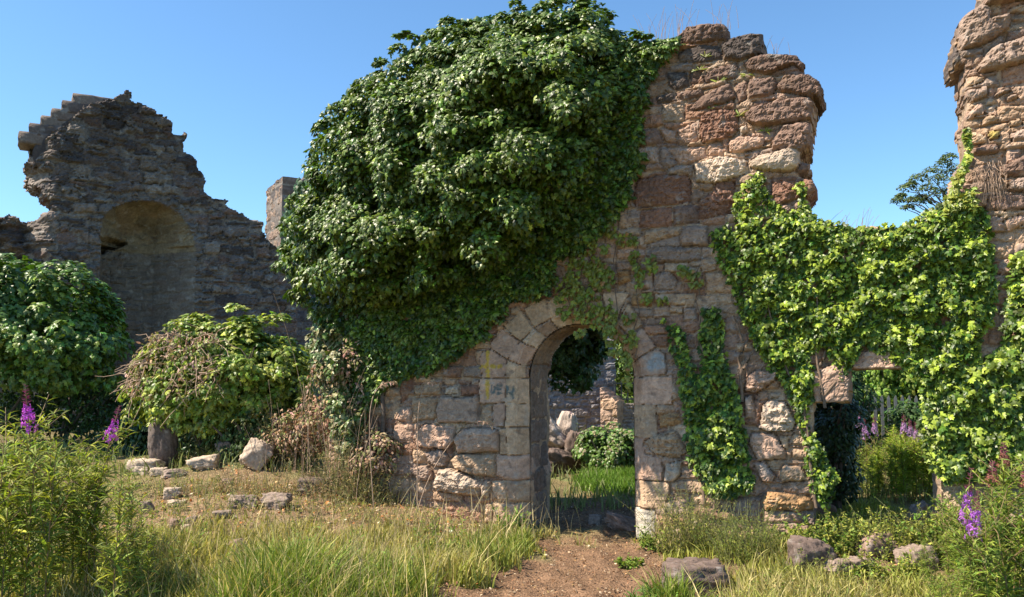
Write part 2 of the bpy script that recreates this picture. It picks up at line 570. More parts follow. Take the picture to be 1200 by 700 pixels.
z1 = zz(740, 10, 5); z2 = zz(740, 130, 5); z3 = zz(660, 240, 5); z4 = zz(540, 330, 5); z5 = zz(440, 430, 5)
z6 = zz(440, 500, 5); z7 = zz(730, 380, 5); z8 = zz(730, 490, 5); z9 = zz(930, 390, 6.667)
za = zz(1040, 0, 7.5); zb = zz(1040, 90, 7.5); zc = zz(1040, 180, 7.5)
B = dict(h=0.06, r=0.028, rough=1.4)
S(z1, BRN, (260, 165), (330, 108), (540, 85), (582, 130), (560, 180), (420, 205), (290, 210), **B)
S(z1, DRK, (520, 210), (600, 175), (700, 145), (775, 140), (765, 255), (640, 310), (540, 290), **B)
S(z1, BRN, (655, 320), (750, 268), (970, 270), (1028, 320), (1010, 365), (900, 370), (780, 385), (690, 370), h=0.085, r=0.03, rough=1.4)
S(z1, BRN, (845, 460), (900, 395), (1060, 400), (1110, 435), (1130, 490), (1110, 540), (1040, 520), (880, 490), h=0.10, r=0.03, rough=1.4)
S(z1, BRN, (940, 330), (1050, 395), (1000, 402), (900, 392), (850, 400), (800, 388), h=0.02)
S(z1, BRN, (690, 415), (830, 400), (860, 440), (830, 510), (690, 530), (685, 450), h=0.05)
S(z1, BRN, (665, 620), (710, 580), (1050, 515), (1075, 560), (1060, 650), (940, 675), (730, 685), (680, 660), h=0.085, r=0.03, rough=1.4)
S(z1, BRN, (325, 590), (420, 510), (580, 440), (620, 520), (560, 560), (350, 605), h=0.06)
S(z1, DRK, (205, 370), (330, 370), (335, 450), (260, 480), (215, 450))
S(z1, BRN, (415, 390), (500, 345), (620, 310), (640, 370), (600, 410), (430, 440))
S(z1, BRN, (335, 375), (410, 330), (470, 330), (410, 380), (390, 440), (338, 450), h=0.0)
S(z1, BRN, (250, 490), (420, 470), (430, 510), (330, 540), (270, 530))
S(z1, DRK, (135, 515), (245, 490), (265, 545), (150, 560))
S(z1, BRN, (705, 545), (850, 530), (800, 560), (720, 575), h=0.01)
S(z1, DRK, (260, 250), (400, 215), (520, 215), (530, 290), (420, 320), (280, 320))
S(z1, BRN, (600, 430), (680, 420), (685, 530), (630, 560), (610, 480), h=0.01)
S(z2, RED, (400, 30), (470, 0), (620, 0), (625, 100), (590, 160), (420, 195), (395, 120), h=0.05, rough=1.8)
S(z2, PINK, (270, 105), (380, 65), (400, 180), (265, 200))
S(z2, PINK, (155, 100), (260, 110), (265, 170), (205, 185))
S(z2, BRN, (0, 110), (150, 100), (200, 190), (0, 205))
S(z2, PINK, (210, 215), (440, 205), (440, 270), (280, 320), (215, 240))
S(z2, PINK, (445, 195), (530, 180), (540, 260), (450, 265))
S(z2, PINK, (565, 180), (620, 150), (780, 155), (780, 200), (690, 235), (570, 250), h=0.05)
S(z2, BRN, (820, 190), (880, 85), (1050, 70), (1058, 210), (990, 250), (830, 230), h=0.085, r=0.03, rough=1.5)
S(z2, PALE, (695, 300), (760, 260), (960, 225), (990, 250), (985, 330), (930, 355), (770, 350), (705, 340), h=0.10, r=0.05)
S(z2, BRN, (990, 295), (1050, 300), (1040, 350), (985, 375), (960, 350), h=0.0)
S(z2, PALE, (365, 310), (520, 268), (680, 290), (690, 370), (600, 395), (500, 430), (380, 415), h=0.07, rough=1.3)
S(z2, RED, (1005, 395), (1070, 405), (1088, 450), (1060, 500), (1030, 520), (1000, 470), h=0.06)
S(z2, RED, (810, 390), (950, 380), (1005, 400), (1000, 500), (850, 560), (815, 500), h=0.03, rough=1.5)
S(z2, RED, (30, 385), (330, 370), (355, 420), (345, 540), (30, 570), (0, 520), (5, 460), h=0.03, rough=1.4)
S(z2, RED, (495, 420), (610, 410), (615, 600), (540, 615), (390, 640), (385, 520), (470, 470), rough=1.5)
S(z2, RED, (40, 580), (240, 560), (235, 680), (40, 690), h=0.02)
S(z2, BRN, (240, 560), (385, 545), (395, 660), (240, 675))
S(z2, GREY, (0, 575), (50, 575), (40, 680), (0, 690))
S(z2, PALE, (630, 100), (680, 80), (690, 120), (640, 150), h=0.04, r=0.03)
S(z2, GREY, (660, 250), (750, 230), (740, 265), (670, 270), h=0.03, r=0.03)
S(z2, PINK, (850, 560), (940, 540), (940, 600), (870, 615))
S(z2, GREY, (0, 215), (150, 210), (170, 310), (20, 315))
S(z2, BLU, (160, 205), (205, 205), (270, 320), (190, 350), (165, 310))
S(z3, GREY, (375, 30), (455, 25), (440, 120), (370, 120))
S(z3, TAN, (295, 140), (460, 135), (455, 180), (290, 190))
S(z3, TAN, (465, 145), (690, 130), (690, 180), (470, 235))
S(z3, GREY, (680, 190), (715, 130), (840, 120), (860, 240), (690, 245), h=0.05)
S(z3, BLU, (485, 275), (530, 250), (810, 250), (810, 330), (590, 345), (490, 345), h=0.05)
S(z3, PINK, (310, 260), (480, 255), (480, 305), (315, 320))
S(z3, PINK, (160, 235), (310, 225), (310, 310), (160, 320))
S(z3, BLU, (530, 400), (630, 390), (670, 450), (660, 500), (530, 505))
S(z3, GREY, (440, 395), (525, 390), (525, 500), (450, 500))
S(z3, ORG, (400, 520), (525, 520), (525, 590), (400, 590))
S(z3, TAN, (525, 520), (780, 520), (770, 590), (530, 590))
S(z3, GREY, (525, 600), (620, 590), (620, 660), (520, 670))
S(z3, GREY, (700, 600), (780, 600), (790, 680), (700, 690))
S(z3, ORG, (310, 390), (390, 385), (400, 450), (320, 470))
S(z3, TAN, (670, 380), (800, 360), (820, 420), (690, 440))
# voussoirs and the chamfered ring of the doorway: thin joints, nearly flush
A = dict(h=0.012, r=0.011, rough=0.42, gap=-0.001)
ARCH = []
S_ = S


def V(c, *pts, z=z4, **k):
    d = dict(c=tuple(v * 1.14 for v in c), **A); d.update(k); HS.append((z(*pts), d)); ARCH.append(z(*pts))


V(PINK, (125, 415), (180, 400), (270, 460), (260, 563), (125, 568), (112, 470))
V(PINK, (172, 390), (185, 345), (245, 280), (345, 355), (290, 440), (270, 455))
V(TAN, (252, 265), (355, 168), (428, 275), (348, 350))
V(TAN, (370, 162), (500, 92), (525, 222), (432, 268))
V(TAN, (503, 160), (540, 90), (690, 60), (690, 210), (530, 222))
V(TAN, (695, 100), (720, 60), (820, 60), (845, 228), (695, 210))
V(TAN, (895, 60), (985, 75), (905, 235), (850, 225), (830, 70))
V(TAN, (910, 243), (990, 130), (1060, 250), (985, 312))
V(PINK, (985, 330), (1060, 270), (1140, 380), (1010, 468))
V(PINK, (1000, 480), (1140, 395), (1195, 420), (1200, 545), (1000, 560))
V(TAN, (263, 565), (262, 555), (275, 465), (345, 490), (368, 450), (365, 570))
V(PINK, (278, 458), (300, 410), (352, 358), (440, 400), (375, 470), (345, 485))
V(PALE, (356, 353), (428, 278), (490, 330), (440, 398))
V(GREY, (433, 273), (524, 226), (560, 300), (492, 328))
V(PALE, (530, 224), (688, 212), (692, 275), (562, 298))
V(TAN, (694, 212), (790, 225), (850, 250), (815, 330), (694, 275))
V(TAN, (852, 240), (905, 250), (985, 335), (920, 400), (818, 332))
V(TAN, (985, 345), (1008, 470), (998, 570), (930, 570), (922, 405))
V(PINK, (612, 72), (760, 72), (760, 210), (605, 210), z=z5)
V(TAN, (764, 72), (905, 72), (905, 212), (764, 212), z=z5)
V(PINK, (690, 215), (760, 215), (755, 350), (690, 345), z=z5)
V(TAN, (764, 215), (905, 215), (905, 352), (764, 354), z=z5)
V(TAN, (728, 360), (764, 360), (764, 515), (728, 515), z=z5)
V(TAN, (767, 358), (905, 356), (905, 515), (767, 515), z=z5)
V(PINK, (708, 520), (905, 520), (905, 665), (775, 665), (705, 640), z=z5, r=0.03)
V(TAN, (675, 320), (762, 320), (765, 440), (690, 430), z=z6, r=0.03, rough=0.8)
V(TAN, (766, 322), (920, 322), (920, 450), (770, 440), z=z6, r=0.03, rough=0.6)
V(TAN, (690, 450), (930, 455), (930, 640), (690, 640), z=z6, r=0.03, rough=0.6)
V(PINK, (0, 315), (285, 305), (290, 470), (0, 470), z=z7)
V(TAN, (0, 475), (195, 480), (200, 660), (0, 668), z=z7)
V(PINK, (0, 125), (115, 125), (125, 215), (225, 240), (230, 370), (0, 362), z=z8)
V(TAN, (0, 368), (275, 380), (270, 440), (225, 530), (0, 525), z=z8)
V((0.44, 0.40, 0.33), (0, 530), (190, 545), (185, 720), (0, 720), z=z8)
S(z8, TAN, (118, 140), (210, 90), (310, 75), (385, 200), (330, 235), (190, 215), h=0.05, rough=1.5)
S(z8, PALE, (245, 265), (330, 245), (345, 330), (300, 375), (240, 375), h=0.04)
S(z7, ORG, (205, 530), (330, 520), (340, 590), (210, 610))
# rubble left of the door
S(z5, GREY, (360, 250), (385, 175), (605, 175), (605, 330), (370, 330), h=0.06, r=0.03, rough=0.6)
S(z5, RED, (495, 105), (608, 105), (608, 170), (500, 172))
S(z5, PINK, (225, 400), (290, 335), (470, 350), (470, 440), (430, 480), (240, 470), h=0.07)
S(z5, GREY, (470, 420), (510, 370), (600, 350), (720, 370), (725, 500), (480, 505), h=0.09, r=0.06, rough=0.8)
S(z5, TAN, (440, 545), (470, 507), (703, 512), (700, 650), (560, 630), (480, 600), h=0.07)
S(z5, BLU, (290, 500), (400, 480), (430, 520), (420, 580), (380, 590), (310, 560), h=0.06)
S(z5, TAN, (220, 480), (290, 490), (310, 570), (220, 565))
S(z6, GREY, (208, 240), (310, 225), (332, 260), (328, 310), (270, 318), h=0.08, rough=1.4)
S(z6, PALE, (352, 345), (385, 250), (450, 245), (600, 310), (625, 325), (620, 415), (450, 392), (360, 378), h=0.12, r=0.07, rough=1.8)
S(z6, PALE, (620, 350), (640, 315), (675, 320), (670, 420), (620, 420), h=0.06)
S(z5, TAN, (612, 225), (685, 220), (680, 345), (610, 340))
S(z5, RED, (140, 50), (215, 10), (220, 130), (190, 170), (140, 220))
S(z5, TAN, (215, 25), (320, 30), (330, 95), (220, 95))
S(z5, PALE, (400, 130), (490, 100), (495, 155), (400, 165))
S(z5, TAN, (216, 110), (380, 100), (385, 165), (230, 170))
S(z5, PINK, (100, 320), (150, 240), (205, 235), (205, 320))
S(z5, TAN, (208, 180), (362, 175), (358, 300), (212, 330))
S(z5, PINK, (100, 340), (225, 330), (225, 450), (100, 455))
S(z4, RED, (105, 290), (120, 250), (210, 250), (215, 300), (170, 330), (110, 330))
S(z4, TAN, (190, 150), (270, 140), (275, 205), (195, 210))
S(z4, TAN, (280, 155), (340, 140), (350, 190), (285, 195))
S(z4, ORG, (350, 50), (440, 50), (440, 100), (355, 105))
S(z4, ORG, (255, 55), (340, 50), (345, 110), (270, 120))
S(z4, TAN, (80, 340), (165, 340), (180, 390), (80, 400))
# rubble right of the door
S(z7, PINK, (710, 390), (740, 290), (790, 265), (900, 280), (890, 330), (830, 380), (770, 405), h=0.08, rough=1.7)
S(z7, PALE, (805, 600), (815, 480), (850, 445), (950, 455), (1015, 570), (1000, 625), (830, 625), h=0.08, rough=1.8)
S(z7, TAN, (660, 110), (750, 105), (780, 150), (670, 165))
S(z7, GREY, (710, 420), (765, 415), (775, 550), (720, 550), h=0.05)
S(z7, PALE, (860, 400), (930, 400), (930, 430), (850, 440))
S(z7, PINK, (930, 350), (980, 320), (1030, 400), (990, 450))
S(z8, PINK, (735, 150), (760, 80), (890, 85), (950, 200), (950, 245), (790, 250), h=0.06, rough=0.8)
S(z8, PINK, (755, 260), (830, 250), (900, 340), (880, 375), (820, 375), h=0.05)
S(z8, TAN, (915, 320), (950, 270), (1050, 280), (1090, 360), (930, 380), h=0.06)
S(z8, ORG, (810, 470), (850, 430), (1100, 450), (1140, 540), (1100, 550), (830, 545), h=0.06, r=0.06, rough=1.5)
S(z8, TAN, (980, 130), (1000, 90), (1100, 110), (1090, 170), (985, 165))
S(z8, TAN, (985, 180), (1090, 180), (1090, 240), (985, 245))
S(z8, TAN, (920, 110), (975, 100), (965, 200), (930, 170))
S(z8, GREY, (855, 395), (940, 385), (930, 420), (860, 425), h=0.01)
# shouldered window head
CORBEL = z9((150, 550), (150, 300), (330, 250), (440, 370), (440, 550))
LINTEL = [(993, 434), (993, 411), (1115, 410), (1115, 433)]
HS.append((CORBEL, dict(c=PINK, h=0.06, r=0.02, rough=0.8)))
HS.append((LINTEL, dict(c=PINK, h=0.05, r=0.02, rough=0.9)))
# the tall pier at the right edge
S(za, GREY, (620, 220), (650, 160), (810, 40), (910, 110), (900, 180), (1060, 140), (1085, 190), (1060, 260), (900, 370), (650, 440), (625, 300), h=0.12, r=0.045, rough=1.5)
S(za, PINK, (820, 70), (840, 10), (1190, -60), (1400, -60), (1250, -10), (900, 50), (850, 80), h=0.12)
S(za, GREY, (780, 600), (900, 440), (1050, 380), (1350, 300), (1350, 500), (1000, 600), (820, 640), h=0.09, r=0.04, rough=1.5)
S(za, DRK, (580, 480), (590, 380), (620, 370), (655, 520), (640, 550), (605, 555), h=0.0)
S(za, TAN, (1060, 80), (1200, 30), (1350, 0), (1350, 90), (1060, 115))
S(zb, GREY, (680, 120), (870, 90), (880, 160), (740, 240), (690, 190), h=0.06)
S(zb, PINK, (690, 340), (830, 215), (850, 340), (720, 360), h=0.05)
S(zb, PALE, (850, 220), (900, 170), (980, 220), (870, 250))
S(zb, PALE, (860, 260), (960, 240), (940, 310), (860, 330))
S(zb, TAN, (840, 380), (900, 335), (970, 360), (960, 410), (840, 440), h=0.06)
S(zb, (0.42, 0.32, 0.10), (880, 520), (900, 490), (990, 490), (970, 550), (890, 565), h=0.06)
S(zb, TAN, (710, 510), (780, 480), (870, 530), (870, 590), (730, 600), h=0.04)
S(zb, BRN, (735, 630), (900, 595), (980, 600), (960, 680), (740, 680), h=0.06)
S(zb, GREY, (945, 150), (1080, 100), (1090, 130), (960, 180), h=0.06)
S(zb, GREY, (1045, 190), (1120, 150), (1150, 180), (1060, 225), h=0.06)
S(zb, TAN, (1055, 410), (1160, 370), (1180, 420), (1070, 460), h=0.06)
S(zb, TAN, (680, 70), (690, 0), (850, 0), (830, 50), (700, 95), h=0.04)
S(zb, BLU, (1075, 510), (1200, 450), (1300, 450), (1300, 560), (1090, 570), h=0.07)
S(zc, PINK, (830, 560), (1010, 560), (1030, 690), (880, 690), h=0.04)
S(zc, PINK, (1030, 580), (1180, 540), (1250, 600), (1060, 690), (1035, 650), h=0.04)
S(zc, BRN, (880, 370), (1300, 370), (1300, 500), (850, 510), h=0.06)
S(zc, BLU, (1050, 250), (1200, 210), (1300, 210), (1300, 345), (1060, 335), h=0.08)
S(zc, BRN, (980, 120), (1200, 20), (1300, 20), (1300, 190), (1000, 200), h=0.06)
S(zc, BRN, (440, 400), (470, 360), (560, 340), (720, 300), (760, 400), (600, 470), (480, 440), h=0.07)

OUT = [(385, 660), (383, 520), (388, 470), (381, 400), (390, 300), (396, 180), (440, 110), (520, 60), (640, 40), (740, 48), (790, 44),
       (806, 31), (848, 27), (856, 36), (855, 43), (880, 39), (895, 38), (893, 61), (888, 64), (934, 64), (945, 74), (942, 83),
       (950, 90), (962, 97), (966, 108), (962, 118), (953, 113), (955, 122), (952, 140), (948, 144), (951, 145), (951, 172),
       (940, 180), (938, 187), (950, 190), (948, 200), (937, 205), (942, 208), (954, 211), (957, 222), (948, 233), (946, 248),
       (947, 260), (975, 262), (990, 268), (1030, 266), (1060, 268), (1090, 250), (1108, 240), (1120, 206), (1128, 185), (1136, 176), (1134, 150),
       (1132, 137), (1133, 120), (1130, 108), (1132, 95), (1130, 75), (1120, 73), (1117, 66), (1118, 50), (1124, 42), (1122, 28), (1128, 20), (1148, 5),
       (1152, -2), (1158, -40), (1240, -60), (1330, -60), (1330, 720), (385, 720)]
hand = [(WALL.poly(p), d) for p, d in HS]
outline = WALL.poly(OUT)
outline[0] = (outline[0][0], -0.3); outline[-1] = (outline[-1][0], -0.3); outline[-2] = (outline[-2][0], -0.3)
AC, AZ, AR = -0.01, 1.555, 0.555                      # doorway: centre, springing height, clear half width
ang = np.linspace(0, pi, 40)
DOOR = [(AC + AR * cos(t), AZ + AR * sin(t)) for t in ang] + [(AC - AR, -0.4), (AC + AR, -0.4)]
WINDOW = WALL.poly([(952, 473), (997, 472), (997, 433), (1100, 432)]) + [(WALL.sz(1100, 604)[0], -0.5), (WALL.sz(952, 604)[0], -0.5)]
step = 0.012
su = np.arange(-3.15, 4.75, step); sv = np.arange(-0.25, 5.45, step)
U, Vv = np.meshgrid(su, sv)
rng = np.random.default_rng(11)
auto = courses(rng, -3.3, 4.8, -0.3, 5.5, hr=(0.09, 0.24), wr=(0.9, 2.6), split=0.3, jit=0.022)
Hh, Cc = masonry_field(U, Vv, hand, auto, SAND, seed=2, joint=0.020, r=0.026, hvar=0.03, gap=0.003, mortar=(0.38, 0.265, 0.18))
ow = 0.012
do = sdpoly(U + ow * fbm(U * 7, Vv * 7, 2), Vv + ow * fbm(U * 7 + 30, Vv * 7, 2), outline)
dd = -sdpoly(U, Vv, DOOR); dw = -sdpoly(U + 0.01 * fbm(U * 5, Vv * 5, 2), Vv, WINDOW)
Hh = Hh - 0.06 * (1 - np.sqrt(1 - (1 - np.clip(do / 0.05, 0, 1)) ** 2))
Hh = Hh - np.clip(0.11 - dd, 0, 0.11) * (dd > 0)
Hh = Hh - 0.012 * np.exp(-((dd - 0.115) / 0.008) ** 2) * (dd > 0)       # groove outside the chamfer
# dark weather crust on the upper stones
crust = sstep(3.6, 5.0, Vv) * (0.55 + 0.45 * fbm(U * 3, Vv * 3, 3))
Cc = Cc * (1 - 0.45 * np.clip(crust, 0, 1))[..., None]


def paint(strokes, color, width, a=0.75):
    d = np.full(U.shape, 9.0)
    for (x0, y0), (x1, y1) in strokes:
        p = WALL.sz(x0, y0); q = WALL.sz(x1, y1)
        ex, ey = q[0] - p[0], q[1] - p[1]
        t = np.clip(((U - p[0]) * ex + (Vv - p[1]) * ey) / (ex * ex + ey * ey), 0, 1)
        d = np.minimum(d, np.hypot(U - p[0] - ex * t, Vv - p[1] - ey * t))
    k = sstep(width, width * 0.55, d + 0.008 * fbm(U * 30, Vv * 30, 3)) * a * sstep(-0.8, -0.1, fbm(U * 25, Vv * 25, 2))
    k = k * sstep(-0.012, 0.004, Hh)          # the paint never reached into the joints
    return k[..., None], np.array(color)


for st, c, w, a in [([((572, 413), (571.5, 466)), ((564, 430), (587, 429.5))], (0.55, 0.36, 0.015), 0.028, 0.78),
                    ([((577, 453), (577, 461)), ((577, 453), (580, 455)), ((580, 455), (580, 459)), ((580, 459), (577, 461)),
                      ((583.5, 452), (583.5, 461)), ((583.5, 452), (588, 452)), ((583.5, 456.5), (587, 456.5)), ((583.5, 461), (588, 461)),
                      ((594, 466), (594, 453)), ((594, 453), (602, 466)), ((602, 466), (602, 454))], (0.07, 0.12, 0.13), 0.020, 0.88),
                    ([((763, 426), (776, 421)), ((763, 431), (776, 428)), ((768, 418), (772, 418))], (0.26, 0.33, 0.37), 0.05, 0.7)]:
    k, c = paint(st, c, w, a)
    Cc = Cc * (1 - k) + c * k
Cc = Cc * np.array([0.97, 0.96, 0.94])
P = WALL.pos(U, Vv, Hh)
solid = (do > 0) & (dd > 0) & (dw > 0)
cell = solid[:-1, :-1] & solid[1:, :-1] & solid[:-1, 1:] & solid[1:, 1:]


def cellmask(polys):
    m = np.zeros(U.shape, bool)
    for p in polys: m |= sdpoly(U, Vv, WALL.poly(p)) > -0.006
    return m[:-1, :-1]


wall = empty('ruined_wall', (WALL.P0[0], WALL.P0[1], 0.0), 'broken sandstone wall pierced by a round arched doorway and a window, rising to a ragged pier', 'wall')
bands = {'doorway_arch': cellmask(ARCH) & (np.abs(U[:-1, :-1]) < 1.3), 'lintel': cellmask([LINTEL]), 'corbel': cellmask([CORBEL])}
sheet('masonry', P, Cc, cell, WT, 10, M_STONE, wall, -WALL.N, seed=5, jag=0.035, sel=bands)

# the stones lining the doorway: a strip that follows the jambs and the soffit
ls = AZ + 0.25; per = pi * AR
uu = np.arange(0, 2 * ls + per, 0.014); vv = np.arange(0, WT - 0.11, 0.014)
UU, VV = np.meshgrid(uu, vv)
rng = np.random.default_rng(5)
st = []
u = 0.0
while u < uu[-1]:
    w = rng.uniform(0.24, 0.33); k = rng.uniform(0.3, 0.55)
    st += [[(u, 0), (u + w, 0), (u + w, k), (u, k)], [(u, k), (u + w, k), (u + w, 0.8), (u, 0.8)]]
    u += w
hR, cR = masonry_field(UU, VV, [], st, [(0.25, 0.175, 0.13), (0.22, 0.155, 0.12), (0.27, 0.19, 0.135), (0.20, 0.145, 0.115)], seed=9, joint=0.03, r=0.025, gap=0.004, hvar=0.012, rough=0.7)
sA = np.where(UU < ls, -AR, np.where(UU > ls + per, AR, -AR * np.cos((UU - ls) / AR)))
zA = np.where(UU < ls, UU - 0.25, np.where(UU > ls + per, ls + per + ls - UU - 0.25, AZ + AR * np.sin((UU - ls) / AR)))
nxs = np.where(UU < ls, 1.0, np.where(UU > ls + per, -1.0, np.cos((UU - ls) / AR)))
nzs = np.where((UU < ls) | (UU > ls + per), 0.0, -np.sin((UU - ls) / AR))
hR = hR * sstep(0, 0.05, VV) + 0.006
PR = WALL.pos(AC + sA + nxs * hR, zA + nzs * hR, -0.105 - VV)
ok = np.ones((UU.shape[0] - 1, UU.shape[1] - 1), bool)
sheet('doorway_reveal', PR, cR, ok, 0, 0, M_STONE, wall, -WALL.N)

# ---------------------------------------------------------------- gable, tower and rear wall
FAR = [(0.17, 0.135, 0.115), (0.13, 0.105, 0.095), (0.19, 0.155, 0.13), (0.085, 0.07, 0.065), (0.16, 0.11, 0.09), (0.22, 0.185, 0.155)]
_g = at_depth(180, 438, 18.5)
GAB = Frame((_g[0], _g[1], 0), -30)
GOUT = [(-70, 570), (-70, 258), (-30, 252), (-5, 251), (8, 247), (18, 252), (24, 257), (35, 254), (42, 249), (50, 246), (57, 248), (60, 239), (52, 231), (45, 220),
        (36, 209), (27, 202), (28, 189), (34, 181), (35, 168), (50, 162), (109, 119), (125, 115), (138, 109), (150, 108), (156, 109), (158, 118), (166, 118),
        (180, 127), (190, 135), (200, 142), (204, 146), (203, 156), (220, 160), (214, 166), (217, 175), (220, 182), (231, 185), (232, 193),
        (240, 203), (244, 212), (242, 224), (242, 229), (267, 233), (267, 241), (286, 250), (300, 256), (309, 262), (311, 276), (324, 288), (345, 302), (350, 570)]
go = GAB.poly(GOUT)
go[0] = (go[0][0], -0.2); go[-1] = (go[-1][0], -0.2)
st = 0.03
gu, gv = np.meshgrid(np.arange(-6.5, 7.5, st), np.arange(-0.2, 8.6, st))
rng = np.random.default_rng(21)
g_auto = courses(rng, -6.6, 7.6, -0.3, 8.8, hr=(0.09, 0.28), wr=(0.8, 2.6), split=0.4, jit=0.05)
NICHE = GAB.poly([(118, 560), (118, 272), (122, 254), (133, 243), (150, 237), (168, 235), (190, 239), (207, 248), (218, 260), (226, 276), (229, 292), (229, 560)])
ghand = []
HOLE = [GAB.poly([(118, 276), (132, 274), (150, 276), (154, 280), (140, 284), (128, 286), (126, 292), (118, 294)])]
gh, gcl = masonry_field(gu, gv, ghand, g_auto, FAR, seed=31, joint=0.05, r=0.05, hvar=0.06, mortar=(0.20, 0.165, 0.135), rough=1.8, warp=0.05)
dg = sdpoly(gu + 0.12 * fbm(gu * 2.5, gv * 4, 4), gv + 0.10 * fbm(gu * 3 + 20, gv * 3, 4), go)
dn = sdpoly(gu, gv, NICHE)
sl = GAB.sz(118, 300)[0]; sr = GAB.sz(229, 300)[0]; sm = GAB.sz(186, 300)[0]; zt = GAB.sz(168, 235)[1]
depth = 1.0 * np.minimum(1, np.clip((sr - gu) / (sr - sm), 0, 1)) * np.clip(np.sqrt(np.clip(dn, 0, 1) / 0.55), 0, 1)
jl = np.clip((gu - sl) / 0.06, 0, 1)
depth = np.where(gv < GAB.sz(118, 280)[1], 1.0 * np.minimum(np.clip((sr - gu) / (sr - sm), 0, 1), jl), depth)
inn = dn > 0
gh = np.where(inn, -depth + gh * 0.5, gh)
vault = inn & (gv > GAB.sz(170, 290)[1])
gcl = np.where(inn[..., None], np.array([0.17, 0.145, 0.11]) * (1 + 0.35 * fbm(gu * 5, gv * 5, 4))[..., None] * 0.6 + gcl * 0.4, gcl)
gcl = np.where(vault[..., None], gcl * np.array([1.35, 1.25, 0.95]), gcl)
hole = sdpoly(gu + 0.05 * fbm(gu * 4, gv * 4, 3), gv + 0.05 * fbm(gu * 4 + 9, gv * 4, 3), HOLE[0])
gh = gh - 0.5 * sstep(-0.02, 0.05, hole)
ringd = np.abs(dn + 0.11)
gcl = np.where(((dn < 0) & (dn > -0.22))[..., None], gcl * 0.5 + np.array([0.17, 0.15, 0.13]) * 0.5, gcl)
gh = gh - 0.03 * np.exp(-((dn + 0.23) / 0.02) ** 2)
# ledges: ragged broken core on the left flank
lf = sstep(GAB.sz(75, 200)[0], GAB.sz(30, 200)[0], gu)
gh = gh + lf * 0.35 * fbm(gu * 1.8, gv * 2.6, 4) - 0.5 * lf ** 2
gcl = gcl * (1 + 0.5 * (lf * fbm(gu * 2, gv * 2, 3)))[..., None]
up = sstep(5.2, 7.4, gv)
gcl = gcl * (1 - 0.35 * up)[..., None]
gs = dg > 0
gc_ = gs[:-1, :-1] & gs[1:, :-1] & gs[:-1, 1:] & gs[1:, 1:]
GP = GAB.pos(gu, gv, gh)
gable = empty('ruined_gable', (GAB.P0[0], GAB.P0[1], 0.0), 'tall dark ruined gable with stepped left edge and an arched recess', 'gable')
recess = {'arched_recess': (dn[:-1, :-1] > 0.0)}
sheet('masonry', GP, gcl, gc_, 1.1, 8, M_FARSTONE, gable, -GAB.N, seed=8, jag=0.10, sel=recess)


def block(name, corners, mat, parent, col, origin=None, sub=5, noise=0.02, seed=0, bevel=0.06):
    """a rough-dressed block from 8 corners (bottom 4, top 4), subdivided, with worn arrises"""
    c = np.array(corners, float).reshape(2, 2, 2, 3) if np.array(corners).shape != (2, 2, 2, 3) else np.array(corners, float)
    n = sub + 1
    t = np.linspace(0, 1, n)
    V = []; F = []
    key = {}

    def vid(i, j, k):
        if (i, j, k) not in key:
            x, y, z = t[i], t[j], t[k]
            q = np.array([x, y, z]) * 2 - 1
            a = np.abs(q)
            w = np.array([1 - bevel * max(0, (a[1] + a[2] - 1.55)) ** 1.0 * 1.3, 1 - bevel * max(0, (a[0] + a[2] - 1.55)) * 1.3, 1 - bevel * max(0, (a[0] + a[1] - 1.55)) * 1.3])
            x, y, z = (q * w + 1) / 2
            p = 0
            for di in (0, 1):
                for dj in (0, 1):
                    for dk in (0, 1):
                        p = p + c[dk][dj][di] * (x if di else 1 - x) * (y if dj else 1 - y) * (z if dk else 1 - z)
            key[(i, j, k)] = len(V); V.append(p)
        return key[(i, j, k)]
    s = sub
    for i in range(s):
        for j in range(s):
            F += [[vid(i, j, 0), vid(i, j + 1, 0), vid(i + 1, j + 1, 0), vid(i + 1, j, 0)], [vid(i, j, s), vid(i + 1, j, s), vid(i + 1, j + 1, s), vid(i, j + 1, s)],
                  [vid(i, 0, j), vid(i + 1, 0, j), vid(i + 1, 0, j + 1), vid(i, 0, j + 1)], [vid(i, s, j), vid(i, s, j + 1), vid(i + 1, s, j + 1), vid(i + 1, s, j)],
                  [vid(0, i, j), vid(0, i, j + 1), vid(0, i + 1, j + 1), vid(0, i + 1, j)], [vid(s, i, j), vid(s, i + 1, j), vid(s, i + 1, j + 1), vid(s, i, j + 1)]]
    V = np.array(V)
    cen = V.mean(0)
    nn = fbm(V[:, 0] * 4 + V[:, 2] * 3 + seed, V[:, 1] * 4 + V[:, 2] * 2.3, 3)
    V = V + noise * nn[:, None] * (V - cen) / (np.linalg.norm(V - cen, axis=1, keepdims=True) + 1e-6) * 2
    cc = np.array(col)[None, :] * (1 + 0.3 * fbm(V[:, 0] * 5 + seed, V[:, 2] * 5 + V[:, 1], 3))[:, None]
    return build(name, V, np.array(F), mat, parent, cc, smooth=True, origin=origin)


def boxc(fr, s0, s1, z0, z1, n0, n1):
    """corners of a box in a wall frame"""
    return [[[fr.pos(s, z, n) for s in (s0, s1)] for n in (n1, n0)] for z in (z0, z1)]


